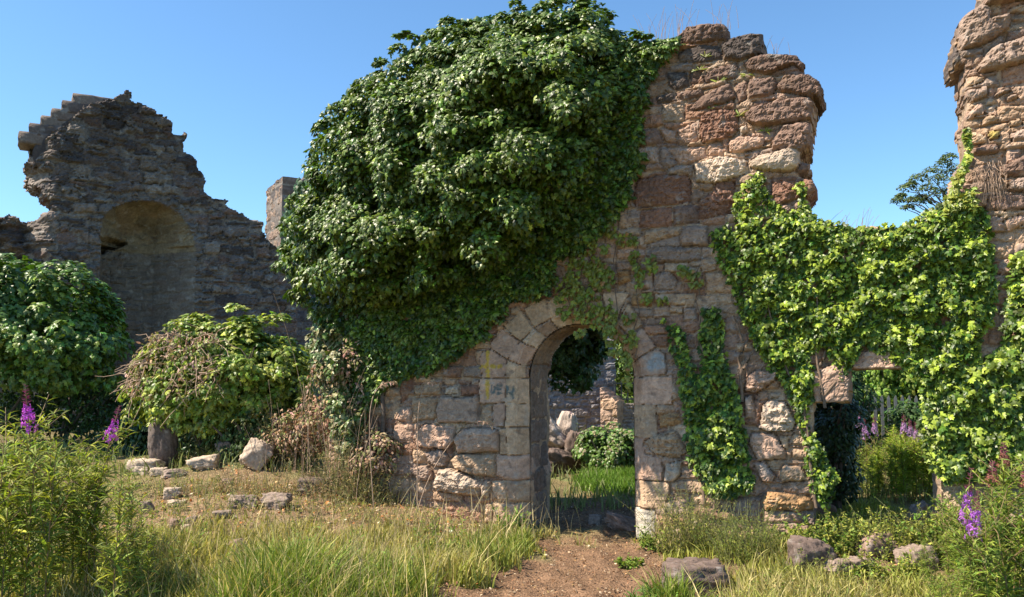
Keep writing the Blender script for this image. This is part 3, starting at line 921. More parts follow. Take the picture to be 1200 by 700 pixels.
for i, (x, y) in enumerate([(22, 153), (34.5, 143.5), (48, 134.5), (60, 126), (73, 117), (85, 108.5)]):
    s0, zt_ = GAB.sz(x, y, -0.25); _, zb_ = GAB.sz(x, y + 14, -0.25)
    block('crow_step', boxc(GAB, s0, s0 + 0.95, zb_, zt_, -1.0, -0.25), M_FARSTONE, gable, FAR[i % 3], seed=i, noise=0.012)
x0_, zl_ = GAB.sz(40, 172, -0.3); x1_, zh_ = GAB.sz(106, 122, -0.3)
block('skew', [[[GAB.pos(a, b - 0.5, n) for a, b in ((x0_, zl_), (x1_, zh_))] for n in (-0.25, -1.0)],
               [[GAB.pos(a, b, n) for a, b in ((x0_, zl_), (x1_, zh_))] for n in (-0.25, -1.0)]], M_FARSTONE, gable, FAR[3], noise=0.03, sub=8)

# tower stub beyond the gable
_t = at_depth(325, 438, 21.5)
TWR = Frame((_t[0], _t[1], 0), -30)
TSIDE = Frame((_t[0], _t[1], 0), 60)      # its left flank, seen nearly edge on
tower = empty('tower_stub', (_t[0], _t[1], 0), 'narrow square tower remnant with a sunlit left flank, between the gable and the big ivy', 'tower')
rng = np.random.default_rng(4)
tu, tv = np.meshgrid(np.arange(0.0, 4.2, 0.035), np.arange(-0.2, 7.1, 0.035))
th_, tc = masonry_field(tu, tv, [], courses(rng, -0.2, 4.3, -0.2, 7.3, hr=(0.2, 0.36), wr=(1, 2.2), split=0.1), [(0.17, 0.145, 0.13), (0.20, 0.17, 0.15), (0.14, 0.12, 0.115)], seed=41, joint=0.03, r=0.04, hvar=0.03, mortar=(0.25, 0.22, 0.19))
top = 6.9 + 0.25 * fbm(tu * 1.7, tu * 0 + 3, 3) + 0.5 * sstep(0.4, 1.2, tu)
tk = (tv < top)
tcell = tk[:-1, :-1] & tk[1:, 1:]
th_ = th_ * sstep(0, 0.1, tu)
sheet('front_face', TWR.pos(tu, tv, th_), tc, tcell, 1.7, 6, M_FARSTONE, tower, -TWR.N, seed=3, jag=0.03)
tu2, tv2 = np.meshgrid(np.arange(-1.75, 0.001, 0.035), np.arange(-0.2, 7.1, 0.035))
hs = [(TSIDE.poly([(313, 240), (318, 240), (318, 247), (313, 247)]), dict(c=(0.07, 0.05, 0.04), h=-0.25)),
      (TSIDE.poly([(313, 261), (318, 261), (318, 270), (313, 270)]), dict(c=(0.07, 0.05, 0.04), h=-0.25)),
      (TSIDE.poly([(313, 282), (317, 282), (317, 287), (313, 287)]), dict(c=(0.07, 0.05, 0.04), h=-0.25))]
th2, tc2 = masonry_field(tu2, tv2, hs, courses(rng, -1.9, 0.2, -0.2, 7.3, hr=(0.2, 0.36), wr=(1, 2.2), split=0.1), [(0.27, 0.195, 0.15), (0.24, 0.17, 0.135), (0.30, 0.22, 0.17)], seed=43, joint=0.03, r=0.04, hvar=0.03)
top2 = 6.85 + 0.2 * fbm(tu2 * 1.7, tu2 * 0 + 9, 3)
tk2 = tv2 < top2
th2 = th2 * sstep(0, -0.1, tu2)
sheet('left_flank', TSIDE.pos(tu2, tv2, th2), tc2, tk2[:-1, :-1] & tk2[1:, 1:], 0.5, 3, M_FARSTONE, tower, -TSIDE.N, seed=6, jag=0.03)

# rear wall seen through the doorway
_r = at_depth(640, 438, 19.5)
REAR = Frame((_r[0], _r[1], 0), -8)
ru, rv = np.meshgrid(np.arange(-3.5, 1.75, 0.03), np.arange(-0.2, 4.2, 0.03))
rng = np.random.default_rng(14)
rh, rc = masonry_field(ru, rv, [], courses(rng, -3.6, 1.9, -0.2, 4.4, hr=(0.1, 0.24), split=0.3), [(0.21, 0.19, 0.19), (0.18, 0.165, 0.165), (0.24, 0.21, 0.20)], seed=51, joint=0.04, r=0.04, hvar=0.04, mortar=(0.3, 0.27, 0.25))
rk = (rv < 3.7 + 0.4 * fbm(ru * 1.3, ru * 0 + 2, 3)) & (ru < REAR.sz(722, 430)[0] + 0.06 * fbm(rv * 3, rv * 0, 3))
rear = empty('rear_wall', tuple(REAR.pos(0, 0, 0)), 'shaded grey rubble wall seen through the arched doorway', 'wall')
sheet('masonry', REAR.pos(ru, rv, rh), rc, rk[:-1, :-1] & rk[1:, 1:], 0.8, 4, M_FARSTONE, rear, -REAR.N, seed=12, jag=0.06)
BUT = Frame((*at_depth(714, 438, 18.6)[:2], 0), 22)
but = empty('buttress', tuple(BUT.pos(0, 0, 0)), 'low sunlit stone buttress against the rear wall, right side of the doorway view', 'buttress')
bu, bv = np.meshgrid(np.arange(-0.22, 0.2, 0.025), np.arange(-0.2, 1.4, 0.025))
bh, bc = masonry_field(bu, bv, [], courses(rng, -0.3, 0.3, -0.2, 1.6, hr=(0.2, 0.3)), SAND[:4], seed=5, joint=0.02, r=0.03)
bk = bv < 1.28 - 0.8 * (bu + 0.2)
sheet('masonry', BUT.pos(bu, bv, bh), bc, bk[:-1, :-1] & bk[1:, 1:], 0.7, 3, M_FARSTONE, but, -BUT.N, jag=0.02)
LOW = Frame((*at_depth(732, 438, 19.0)[:2], 0), -8)
low = empty('low_wall', tuple(LOW.pos(0, 0, 0)), 'low coursed wall under the iron railing, seen at the right edge of the doorway', 'wall')
lu, lv = np.meshgrid(np.arange(-0.3, 2.2, 0.025), np.arange(-0.2, 0.92, 0.025))
lh, lc = masonry_field(lu, lv, [], courses(rng, -0.4, 2.4, -0.2, 1.2, hr=(0.075, 0.085), wr=(2.5, 3.2), split=0, jit=0.004), [(0.32, 0.26, 0.22), (0.28, 0.23, 0.2)], seed=5, joint=0.02, r=0.015, hvar=0.01)
sheet('masonry', LOW.pos(lu, lv, lh), lc, np.ones((lu.shape[0] - 1, lu.shape[1] - 1), bool), 0.3, 2, M_FARSTONE, low, -LOW.N, jag=0.0)


def tube_arrays(pts, rad, k=6):
    """rings along a polyline -> verts, quads"""
    pts = np.asarray(pts, float); n = len(pts); rad = np.broadcast_to(rad, (n,))
    d = np.gradient(pts, axis=0); d /= np.linalg.norm(d, axis=1, keepdims=True) + 1e-9
    ref = np.where(np.abs(d[:, 2:3]) > 0.9, np.array([[1.0, 0, 0]]), np.array([[0, 0, 1.0]]))
    a = np.cross(d, ref); a /= np.linalg.norm(a, axis=1, keepdims=True) + 1e-9
    b = np.cross(d, a)
    t = np.linspace(0, 2 * pi, k, endpoint=False)
    V = pts[:, None, :] + rad[:, None, None] * (np.cos(t)[None, :, None] * a[:, None, :] + np.sin(t)[None, :, None] * b[:, None, :])
    i = np.arange(n * k).reshape(n, k)
    F = np.stack([i[:-1], np.roll(i[:-1], -1, 1), np.roll(i[1:], -1, 1), i[1:]], -1).reshape(-1, 4)
    return V.reshape(-1, 3), F


def tubes(name, lines, mat, parent=None, col=None, k=5, origin=None):
    Vs, Fs = [], []; o = 0
    for pts, rad in lines:
        v, f = tube_arrays(pts, rad, k); Vs.append(v); Fs.append(f + o); o += len(v)
    V = np.concatenate(Vs)
    return build(name, V, np.concatenate(Fs), mat, parent, None if col is None else np.tile(col, (len(V), 1)), True, origin)


def bars(name, boxes, mat, parent=None, origin=None):
    """several axis boxes of one part; each (centre, dir, halfwidth vec a, b) as 8 corners"""
    Vs, Fs = [], []
    for c in boxes:
        c = np.array(c, float).reshape(8, 3); o = len(Vs) * 8
        Vs.append(c)
        Fs.append(np.array([[0, 2, 3, 1], [4, 5, 7, 6], [0, 1, 5, 4], [2, 6, 7, 3], [0, 4, 6, 2], [1, 3, 7, 5]]) + o)
    return build(name, np.concatenate(Vs), np.concatenate(Fs), mat, parent, None, False, origin)


M_IRON = plain_mat('painted_iron', (0.05, 0.055, 0.055), 0.6, 0.2, var=0.2, bump=0.05)
rl = empty('iron_railing', tuple(LOW.pos(0, 0.9, -0.15)), 'dark iron railing on the low wall behind the doorway', 'railing')
bars('rail', [boxc(LOW, -0.25, 2.1, z, z + 0.03, -0.17, -0.13) for z in (0.99, 1.36)], M_IRON, rl)
for i in range(16):
    s_ = -0.2 + i * 0.15
    bars('baluster', [boxc(LOW, s_, s_ + 0.022, 0.90, 1.42, -0.162, -0.138)], M_IRON, rl)

# palisade fence beyond the window
_f = at_depth(1040, 438, 13.5)
FEN = Frame((_f[0], _f[1], 0), 12)
fence = empty('palisade_fence', tuple(FEN.pos(0, 0, 0)), 'grey metal palisade fence beyond the ruined window', 'fence')
fz = 0.15
for i in range(-19, 21):
    s_ = i * 0.105
    c = boxc(FEN, s_ - 0.024, s_ + 0.024, fz, 1.18, -0.012, 0.012)
    c2 = boxc(FEN, s_ - 0.024, s_ + 0.024, 1.18, 1.24, -0.012, 0.012)
    for a in c2[1]:
        a[0] = a[0] * 0.15 + a[1] * 0.85 - (a[1] - a[0]) * 0.35; a[1] = a[0] + FEN.D * 0.01
    bars('pale', [c, c2], M_METAL, fence)
bars('fence_rail', [boxc(FEN, -2.0, 2.1, z, z + 0.05, -0.06, -0.02) for z in (0.40, 0.98)], M_METAL, fence)

# ---------------------------------------------------------------- foliage
def unit(v):
    return v / (np.linalg.norm(v, axis=-1, keepdims=True) + 1e-9)


_o = [(0, 0), (0.32, -0.10), (0.50, 0.20), (0.27, 0.34), (0.34, 0.64), (0.13, 0.68), (0, 1.0), (-0.13, 0.68), (-0.34, 0.64), (-0.27, 0.34), (-0.50, 0.20), (-0.32, -0.10)]
IVY_LEAF = (np.array([(0, 0.36, 0.06)] + [(x, y, -0.28 * abs(x) - 0.10 * y * y) for x, y in _o]), np.array([(0, i + 1, (i + 1) % 12 + 1) for i in range(12)]))
OVAL_LEAF = (np.array([(0, 0, 0), (0.26, 0.35, -0.05), (0.18, 0.75, -0.10), (0, 1, -0.2), (-0.18, 0.75, -0.10), (-0.26, 0.35, -0.05), (0, 0.5, 0.03)]),
             np.array([(6, 0, 1), (6, 1, 2), (6, 2, 3), (6, 3, 4), (6, 4, 5), (6, 5, 0)]))
LANCE_LEAF = (np.array([(0, 0, 0), (0.075, 0.3, 0.02), (0, 0.33, -0.01), (-0.075, 0.3, 0.02), (0.06, 0.65, -0.05), (0, 0.66, -0.08), (-0.06, 0.65, -0.05), (0, 1, -0.24)]),
              np.array([(0, 1, 2), (0, 2, 3), (1, 4, 5), (1, 5, 2), (2, 5, 6), (2, 6, 3), (4, 7, 5), (5, 7, 6)]))


def leaves(name, tpl, pos, nrm, tip, size, col, mat, parent=None, origin=None):
    T, F = tpl
    n = unit(nrm); t = unit(tip - n * np.sum(tip * n, 1, keepdims=True)); b = np.cross(t, n)
    sz = np.asarray(size)[:, None, None]
    V = pos[:, None, :] + sz * (T[None, :, 0:1] * b[:, None, :] + T[None, :, 1:2] * t[:, None, :] + T[None, :, 2:3] * n[:, None, :])
    k = len(T); N = len(pos)
    FF = (F[None] + (np.arange(N) * k)[:, None, None]).reshape(-1, F.shape[1])
    C = np.repeat(np.clip(col, 0.002, 1), k, 0)
    return build(name, V.reshape(-1, 3), FF, mat, parent, C, False, origin)


def leafcols(rng, n, base, var=0.3, alt=None, palt=0.0):
    c = np.array(base)[None, :] * np.exp(rng.normal(0, var, (n, 1))) * (1 + rng.normal(0, 0.08, (n, 3)))
    if alt is not None:
        k = rng.random(n) < palt
        c[k] = np.array(alt)[None, :] * np.exp(rng.normal(0, var, (k.sum(), 1)))
    return c


SUNW = SUN_DIR


def tuft_leaves(rng, cen, out, rad, per, size, flat=0.75, sunlean=0.35, up=0.35, jit=0.45, hang=0.6):
    """leaves on the outward shells of tufts. cen (n,3), out (n,3) unit outward, rad (n,)"""
    n = len(cen); N = n * per
    d = unit(rng.normal(0, 1, (N, 3)))
    o = np.repeat(out, per, 0)
    d = unit(d + o * 0.7 + np.array([0, 0, 0.35]))
    r = np.repeat(rad, per) * (0.55 + 0.5 * rng.random(N) ** 0.6)
    p = np.repeat(cen, per, 0) + d * r[:, None] * np.array([1, 1, flat])
    nr = unit(d * 0.7 + o * 0.5 + SUNW * sunlean + np.array([0, 0, up]) + rng.normal(0, jit, (N, 3)))
    tp = unit(np.array([0, 0, -hang]) + d * 0.5 + rng.normal(0, 0.35, (N, 3)))
    s = rng.uniform(*size, N)
    return p, nr, tp, s


def inside_pts(rng, poly, n):
    p = np.array(poly); lo, hi = p.min(0), p.max(0); out = []
    while len(out) < n:
        q = rng.uniform(lo, hi, (n * 3, 2)); d = sdpoly(q[:, 0], q[:, 1], poly)
        out += [(x, y, k) for (x, y), k in zip(q, d) if k > 0]
    return np.array(out[:n])


def spread_pts(rng, poly, n, mind):
    """roughly even points in a polygon"""
    c = inside_pts(rng, poly, n * 6); keep = []
    for q in c:
        if all((q[0] - k[0]) ** 2 + (q[1] - k[1]) ** 2 > mind ** 2 for k in keep):
            keep.append(q)
            if len(keep) >= n: break
    return np.array(keep)


def wall_at(px, py, n):
    s, z = WALL.sz(px, py, n)
    return WALL.pos(s, z, n)


# the great ivy on the wall ---------------------------------------------------------------
IVY = [(796, 42), (770, 52), (745, 56), (722, 42), (712, 22), (690, 8), (660, 4), (640, 9), (600, 14), (560, 20), (520, 27), (490, 44), (468, 66), (432, 86), (408, 102),
       (394, 126), (370, 152), (362, 182), (346, 216), (330, 252), (327, 290), (332, 318), (350, 342), (362, 368), (384, 392), (388, 440), (384, 480), (398, 492),
       (430, 474), (452, 452), (480, 442), (512, 428), (545, 412), (568, 388), (588, 358), (616, 342), (628, 352), (640, 340), (650, 300), (680, 292), (704, 272), (726, 240), (744, 202),
       (746, 150), (750, 112), (772, 72)]
HUMP = [(718, 20), (660, 0), (600, 10), (520, 24), (466, 64), (404, 100), (366, 150), (340, 215), (322, 270), (326, 320), (352, 352), (420, 356), (500, 340), (560, 318), (620, 280),
        (672, 226), (704, 165), (716, 90)]
ivy = empty('wall_ivy', tuple(wall_at(470, 560, 0.0)), 'huge dark green ivy bulging over the top and left end of the doorway wall', 'ivy')
rng = np.random.default_rng(101)
tp_ = spread_pts(rng, IVY, 900, 8.2)
hd = sdpoly(tp_[:, 0], tp_[:, 1], HUMP)
cen, outv, rad = [], [], []
hollow = [(640, 150, 38, 16), (520, 305, 50, 14), (445, 322, 40, 12), (600, 215, 30, 10), (560, 130, 26, 10), (430, 240, 22, 14), (500, 180, 24, 10), (690, 70, 16, 20), (385, 285, 16, 10)]
for (x, y, di), h_ in zip(tp_, hd):
    t = min(1.0, max(0.0, h_) / 105.0)
    n_ = 0.08 + 0.95 * math.sqrt(1 - (1 - t) ** 2) * (1 - 0.12 * sstep(560, 720, x)) if h_ > 0 else 0.07
    n_ += (rng.uniform(-0.12, 0.12) + 0.48 * float(fbm(np.array(x / 52.0 + 3 + y / 120.0), np.array(y / 50.0), 2)) + 0.22 * float(fbm(np.array(x / 23.0), np.array(y / 20.0), 1)) - 0.06) * (1 if h_ > 12 else 0.2)
    k = 1.0
    for hx, hy, ha, hb in hollow:
        if ((x - hx) / ha) ** 2 + ((y - hy) / hb) ** 2 < 1: n_ -= 0.40
    n_ = max(n_, 0.05)
    R = rng.uniform(0.11, 0.24) if h_ > 8 else rng.uniform(0.08, 0.13)
    q = wall_at(x, y, n_)
    # keep the outline: pull tufts of the rim inward
    gxn = sdpoly(np.array([x + 2.0]), np.array([y]), IVY)[0] - di; gyn = sdpoly(np.array([x]), np.array([y + 2.0]), IVY)[0] - di
    o = -(WALL.D * gxn - np.array([0, 0, 1.0]) * gyn)
    o = o / (np.linalg.norm(o) + 1e-6)
    w = max(0.0, 1 - di / 70.0) if h_ > 0 else 0.1
    o = unit((o * w * 1.2 + WALL.N * (0.5 + (1 - w)))[None])[0]
    rag = 0.0 if di > 40 else 0.20 * (1 - di / 40) * float(fbm(np.array(x / 19.0), np.array(y / 19.0 + 7), 2)) * (1 if h_ > 0 else 0)
    cen.append(q - o * R * (0.5 + 0.4 * w * rng.uniform(0.3, 1.3)) + o * rag); outv.append(o); rad.append(R)
cen = np.array(cen); outv = np.array(outv); rad = np.array(rad)
p, nr, tp, s = tuft_leaves(rng, cen, outv, rad, 64, (0.034, 0.076), sunlean=0.25, jit=0.5)
c = leafcols(rng, len(p), (0.072, 0.116, 0.011), 0.42, (0.17, 0.21, 0.03), 0.10)
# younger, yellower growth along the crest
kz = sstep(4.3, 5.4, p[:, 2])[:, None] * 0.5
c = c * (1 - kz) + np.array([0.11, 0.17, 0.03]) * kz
# sprigs that stand up from the crest
for (x, y, R_) in [(603, 6, 0.07), (608, 14, 0.08), (640, 8, 0.08), (655, 4, 0.09), (690, 2, 0.14), (700, 14, 0.12), (684, 18, 0.14), (676, 4, 0.1), (712, 20, 0.08), (466, 43, 0.05), (476, 41, 0.06), (486, 46, 0.07), (390, 128, 0.06), (745, 42, 0.07), (758, 44, 0.05)]:
    a_ = tuft_leaves(rng, wall_at(x, y, 0.1)[None], np.array([[0, 0, 1.0]]), np.array([R_]), 30, (0.04, 0.07))
    p = np.concatenate([p, a_[0]]); nr = np.concatenate([nr, a_[1]]); tp = np.concatenate([tp, a_[2]]); s = np.concatenate([s, a_[3]])
    c = np.concatenate([c, leafcols(rng, 30, (0.09, 0.15, 0.022), 0.4)])
# inner layer that closes the mass, shade inside put into its darker leaf colour
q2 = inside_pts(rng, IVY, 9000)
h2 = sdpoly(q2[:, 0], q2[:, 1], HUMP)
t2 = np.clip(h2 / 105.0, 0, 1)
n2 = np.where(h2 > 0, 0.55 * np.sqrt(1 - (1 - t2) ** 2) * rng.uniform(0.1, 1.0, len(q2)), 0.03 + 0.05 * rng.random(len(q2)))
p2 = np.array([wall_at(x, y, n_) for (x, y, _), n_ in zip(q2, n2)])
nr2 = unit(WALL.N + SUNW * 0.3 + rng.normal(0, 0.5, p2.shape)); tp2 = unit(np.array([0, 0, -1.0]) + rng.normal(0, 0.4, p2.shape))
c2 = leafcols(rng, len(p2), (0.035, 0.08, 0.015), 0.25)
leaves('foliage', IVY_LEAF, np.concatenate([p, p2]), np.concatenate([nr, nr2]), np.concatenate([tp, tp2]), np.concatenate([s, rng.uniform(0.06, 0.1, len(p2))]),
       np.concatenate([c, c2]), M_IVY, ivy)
lines = []
for k in range(5):
    x = 408 + k * 11; pts = []
    yy = 600
    while yy > 120:
        pts.append(wall_at(x + rng.uniform(-4, 4) - (600 - yy) * 0.05, yy, 0.03)); yy -= 40
    lines.append((pts, np.linspace(0.028, 0.010, len(pts)) * rng.uniform(0.6, 1.2)))
tubes('stems', lines, M_BARK, ivy, k=6)

def sheet_ivy(name, label, poly, n, base, alt, seed, depth=(0.03, 0.16), size=(0.04, 0.075), stems=None, edge=6.0, clump=0.45, mat=None, origin=None):
    """ivy lying close on the wall face, outlined in the photograph and rooted on the wall plane"""
    rng = np.random.default_rng(seed)
    q = inside_pts(rng, poly, n)
    den = fbm(q[:, 0] / 26 + seed, q[:, 1] / 26, 3)
    keep = rng.random(n) < np.clip(0.35 + q[:, 2] / edge, 0, 1) * np.clip(1.0 + den * clump * 2.0, 0.1, 1)
    q = q[keep]; den = den[keep]
    lift = np.clip(0.5 + 0.9 * fbm(q[:, 0] / 34, q[:, 1] / 28 + seed, 3), 0, 1)
    nn = depth[0] + (depth[1] - depth[0]) * lift * rng.random(len(q)) ** 0.7 * np.clip(q[:, 2] / 14, 0.25, 1)
    p = np.array([wall_at(x, y, a) for (x, y, _), a in zip(q, nn)])
    nr = unit(WALL.N * 0.55 + SUNW * 0.5 + np.array([0, 0, 0.1]) + rng.normal(0, 0.42, p.shape))
    tp = unit(np.array([0, 0, -0.8]) + WALL.N * 0.45 + rng.normal(0, 0.4, p.shape))
    o = empty('wall_ivy', tuple(p[np.argmin(p[:, 2])] if origin is None else origin), label, 'ivy')
    c = leafcols(rng, len(p), base, 0.3, alt, 0.45)
    inner = ((nn - depth[0]) / (depth[1] - depth[0]))[:, None]
    leaves('foliage', IVY_LEAF, p, nr, tp, rng.uniform(*size, len(p)), c, mat or M_IVYLIT, o)
    if stems:
        ln = []
        for line in stems:
            pts = np.array([wall_at(x, y, 0.05) for x, y in line])
            t = np.linspace(0, 1, len(pts) * 4); tt = np.linspace(0, 1, len(pts))
            pts = np.stack([np.interp(t, tt, pts[:, i]) for i in range(3)], 1) + rng.normal(0, 0.006, (len(t), 3))
            ln.append((pts, np.linspace(0.016, 0.007, len(t))))
        tubes('stems', ln, M_TWIG, o)
    return o


RIVY = [(880, 204), (894, 200), (906, 235), (925, 250), (938, 240), (930, 216), (941, 210), (949, 245), (960, 254), (990, 262), (1030, 266), (1058, 262), (1080, 248), (1100, 238), (1140, 234),
        (1158, 250), (1163, 290), (1168, 330), (1164, 370), (1150, 398), (1148, 425), (1120, 440), (1096, 480), (1086, 470), (1072, 440), (1045, 424), (1012, 402), (996, 432), (985, 446), (966, 404), (950, 416),
        (955, 452), (946, 496), (962, 520), (982, 560), (972, 602), (950, 572), (938, 500), (922, 458), (898, 428), (880, 398), (866, 368), (858, 338), (842, 310), (832, 272),
        (848, 260), (862, 270), (858, 232)]
sheet_ivy('right', 'bright sunlit ivy sheet spread over the low wall above the window', RIVY, 11000, (0.065, 0.115, 0.012), (0.24, 0.31, 0.03), 201, depth=(0.03, 0.19), size=(0.036, 0.072),
          stems=[[(956, 596), (950, 540), (944, 490), (925, 440), (905, 380), (885, 300)], [(968, 478), (960, 440), (955, 400), (960, 340)], [(962, 470), (985, 440), (996, 400)], [(958, 430), (975, 400), (985, 370)], [(870, 470), (866, 420), (878, 395), (900, 350)], [(868, 440), (880, 415), (890, 405)], [(872, 400), (860, 370)]])
sheet_ivy('pier', 'narrow ivy strand climbing the wall between the doorway and the window', [(778, 374), (800, 384), (816, 440), (822, 420), (818, 392), (822, 356), (844, 362), (850, 410), (864, 460), (874, 520), (886, 572), (860, 580), (832, 582), (808, 545), (800, 490), (796, 440), (784, 404)],
          2500, (0.06, 0.11, 0.016), (0.25, 0.32, 0.04), 202, depth=(0.03, 0.24), size=(0.045, 0.08), stems=[[(838, 596), (836, 520), (832, 470), (836, 420), (832, 366)], [(826, 590), (816, 500), (806, 440), (788, 380)], [(838, 500), (826, 430), (820, 400)]])
sheet_ivy('edge', 'ivy hanging down the right jamb of the window to the picture edge', [(1096, 440), (1150, 424), (1175, 400), (1184, 300), (1196, 290), (1230, 300), (1230, 560), (1160, 560), (1110, 566), (1084, 540), (1078, 500), (1082, 462)],
          3800, (0.075, 0.125, 0.016), (0.26, 0.33, 0.04), 203, depth=(0.03, 0.24), size=(0.042, 0.082), stems=[[(1150, 600), (1160, 520), (1185, 400), (1190, 300)]])
sheet_ivy('top', 'small yellow ivy sprigs on the shoulder of the right pier', [(1108, 236), (1116, 222), (1122, 200), (1132, 184), (1130, 150), (1136, 150), (1138, 184), (1128, 206), (1122, 230), (1134, 222), (1142, 218), (1144, 244), (1110, 244)],
          420, (0.20, 0.26, 0.04), (0.28, 0.30, 0.05), 204, depth=(0.12, 0.22), size=(0.05, 0.08))
CREEP = [(668, 350, 20, 26), (690, 300, 12, 22), (672, 318, 9, 20), (700, 318, 14, 16), (705, 325, 16, 14), (716, 268, 8, 9), (735, 280, 14, 8), (745, 304, 7, 10), (762, 312, 8, 12), (748, 325, 6, 12), (708, 291, 5, 5), (699, 365, 8, 20), (714, 372, 10, 22), (686, 366, 10, 12),
         (716, 390, 10, 14), (722, 408, 12, 10), (758, 350, 6, 8), (734, 424, 5, 14), (734, 448, 4, 10), (680, 390, 6, 5), (815, 325, 8, 12), (800, 316, 6, 6), (776, 350, 6, 5), (690, 345, 8, 8), (740, 396, 8, 10), (738, 372, 8, 8)]
rng = np.random.default_rng(77)
cp = empty('creeper', tuple(wall_at(700, 380, 0.03)), 'thin yellow green creeper sprigs scattered on the stones above the arch', 'creeper')
pp = []
for x, y, a, b in CREEP:
    k = int(a * b * 0.22) + 6
    r_ = np.sqrt(rng.random(k)); t_ = rng.uniform(0, 2 * pi, k)
    pp += [wall_at(x + a * rr * cos(tt), y + b * rr * sin(tt), 0.04 + 0.05 * rng.random()) for rr, tt in zip(r_, t_)]
pp = np.array(pp)
leaves('foliage', IVY_LEAF, pp, unit(WALL.N + SUNW * 0.4 + rng.normal(0, 0.4, pp.shape)), unit(np.array([0, 0, -1.0]) + rng.normal(0, 0.5, pp.shape)), rng.uniform(0.04, 0.07, len(pp)),
       leafcols(rng, len(pp), (0.20, 0.22, 0.035), 0.25, (0.30, 0.15, 0.05), 0.07), M_IVYLIT, cp)
tubes('stems', [([wall_at(x + rng.normal(0, 2), y, 0.035) for y in np.linspace(y0, y1, 9)], 0.005) for x, y0, y1 in ((690, 380, 290), (704, 384, 300), (722, 410, 290), (746, 420, 280), (668, 372, 310), (818, 380, 310))], M_TWIG, cp)
# small ferns and grass on the pier top, each rooted in a joint
for i, (x, y, lab) in enumerate([(826, 63, 'uppermost on the broken wall head'), (820, 78, 'under the topmost dark stones'), (842, 93, 'left of the jutting ledge stones'), (832, 124, 'left of a pair in the wall face'), (850, 122, 'right of a pair in the wall face'), (866, 132, 'above the pale squared stones'), (875, 84, 'beside the jutting ledge stone'), (896, 150, 'beside the lowest jutting stone')]):
    rng = np.random.default_rng(300 + i)
    root = wall_at(x, y + 4, 0.03); k = 9
    f = empty('fern', tuple(root), 'tiny yellow green fern ' + lab, 'fern', 'ferns in the wall joints')
    an = rng.uniform(-1.2, 1.2, k)
    tip = unit(np.stack([np.sin(an)[:, None] * WALL.D[None] + np.cos(an)[:, None] * np.array([0, 0, 0.8]) + WALL.N * 0.5], 0)[0] + rng.normal(0, 0.15, (k, 3)))
    leaves('fronds', LANCE_LEAF, np.tile(root, (k, 1)), unit(WALL.N + np.array([0, 0, 0.5]) + rng.normal(0, 0.3, (k, 3))), tip, rng.uniform(0.06, 0.12, k), leafcols(rng, k, (0.22, 0.24, 0.035), 0.2), M_IVYLIT, f)


# shrubs ---------------------------------------------------------------------------------------
def mound(name, label, cat, cen, radii, ntuft, per, R, leaf, base, alt, palt, seed, mat=None, lowcut=-0.2, stems=True, group=None, sunlean=0.3, ground=None, flat=0.75, tpl=OVAL_LEAF, core=True):
    """a shrub: a shell of leafy tufts on an uneven dome, with an inner layer and stems to the ground"""
    rng = np.random.default_rng(seed)
    cen = np.array(cen, float); radii = np.array(radii, float)
    d = unit(rng.normal(0, 1, (ntuft * 3, 3))); d = d[d[:, 2] > lowcut][:ntuft]
    lump = 0.80 + 0.42 * fbm(d[:, 0] * 2 + seed, d[:, 2] * 2 + d[:, 1] * 1.7, 4)
    c = cen + d * radii * lump[:, None]
    rad = rng.uniform(R[0], R[1], len(d))
    o = unit(d / radii)
    p, nr, tp, s = tuft_leaves(rng, c - o * rad[:, None] * 0.6, o, rad, per, leaf, flat=flat, sunlean=sunlean)
    col = leafcols(rng, len(p), base, 0.3, alt, palt)
    if core:
        k = len(p) // 4
        di = unit(rng.normal(0, 1, (k, 3))); di[:, 2] = np.where(di[:, 2] < lowcut, -di[:, 2], di[:, 2])
        pi_ = cen + di * radii * rng.uniform(0.3, 0.8, (k, 1))
        p = np.concatenate([p, pi_]); nr = np.concatenate([nr, unit(di + rng.normal(0, 0.6, (k, 3)))]); tp = np.concatenate([tp, unit(np.array([0, 0, -1.0]) + rng.normal(0, 0.6, (k, 3)))])
        s = np.concatenate([s, rng.uniform(leaf[0], leaf[1], k) * 1.3]); col = np.concatenate([col, leafcols(rng, k, np.array(base) * 0.9, 0.2)])
    gz = float(ground_z(cen[0], cen[1])) if ground is None else ground
    root = empty(name, (cen[0], cen[1], gz), label, cat, group)
    leaves('foliage', tpl, p, nr, tp, s, col, mat or M_LEAF, root)
    if stems:
        ln = []
        for k in range(7):
            a = rng.uniform(0, 2 * pi); e = cen + np.array([cos(a), sin(a), 0.3 + 0.5 * rng.random()]) * radii * 0.75
            b0 = np.array([cen[0] + 0.12 * cos(a), cen[1] + 0.12 * sin(a), gz - 0.05])
            t = np.linspace(0, 1, 7)[:, None]
            m_ = (b0 + e) / 2 + np.array([0, 0, 0.15]) + rng.normal(0, 0.08, 3)
            ln.append(((1 - t) ** 2 * b0 + 2 * t * (1 - t) * m_ + t ** 2 * e, np.linspace(0.03, 0.008, 7)))
        tubes('stems', ln, M_BARK, root)
    return root


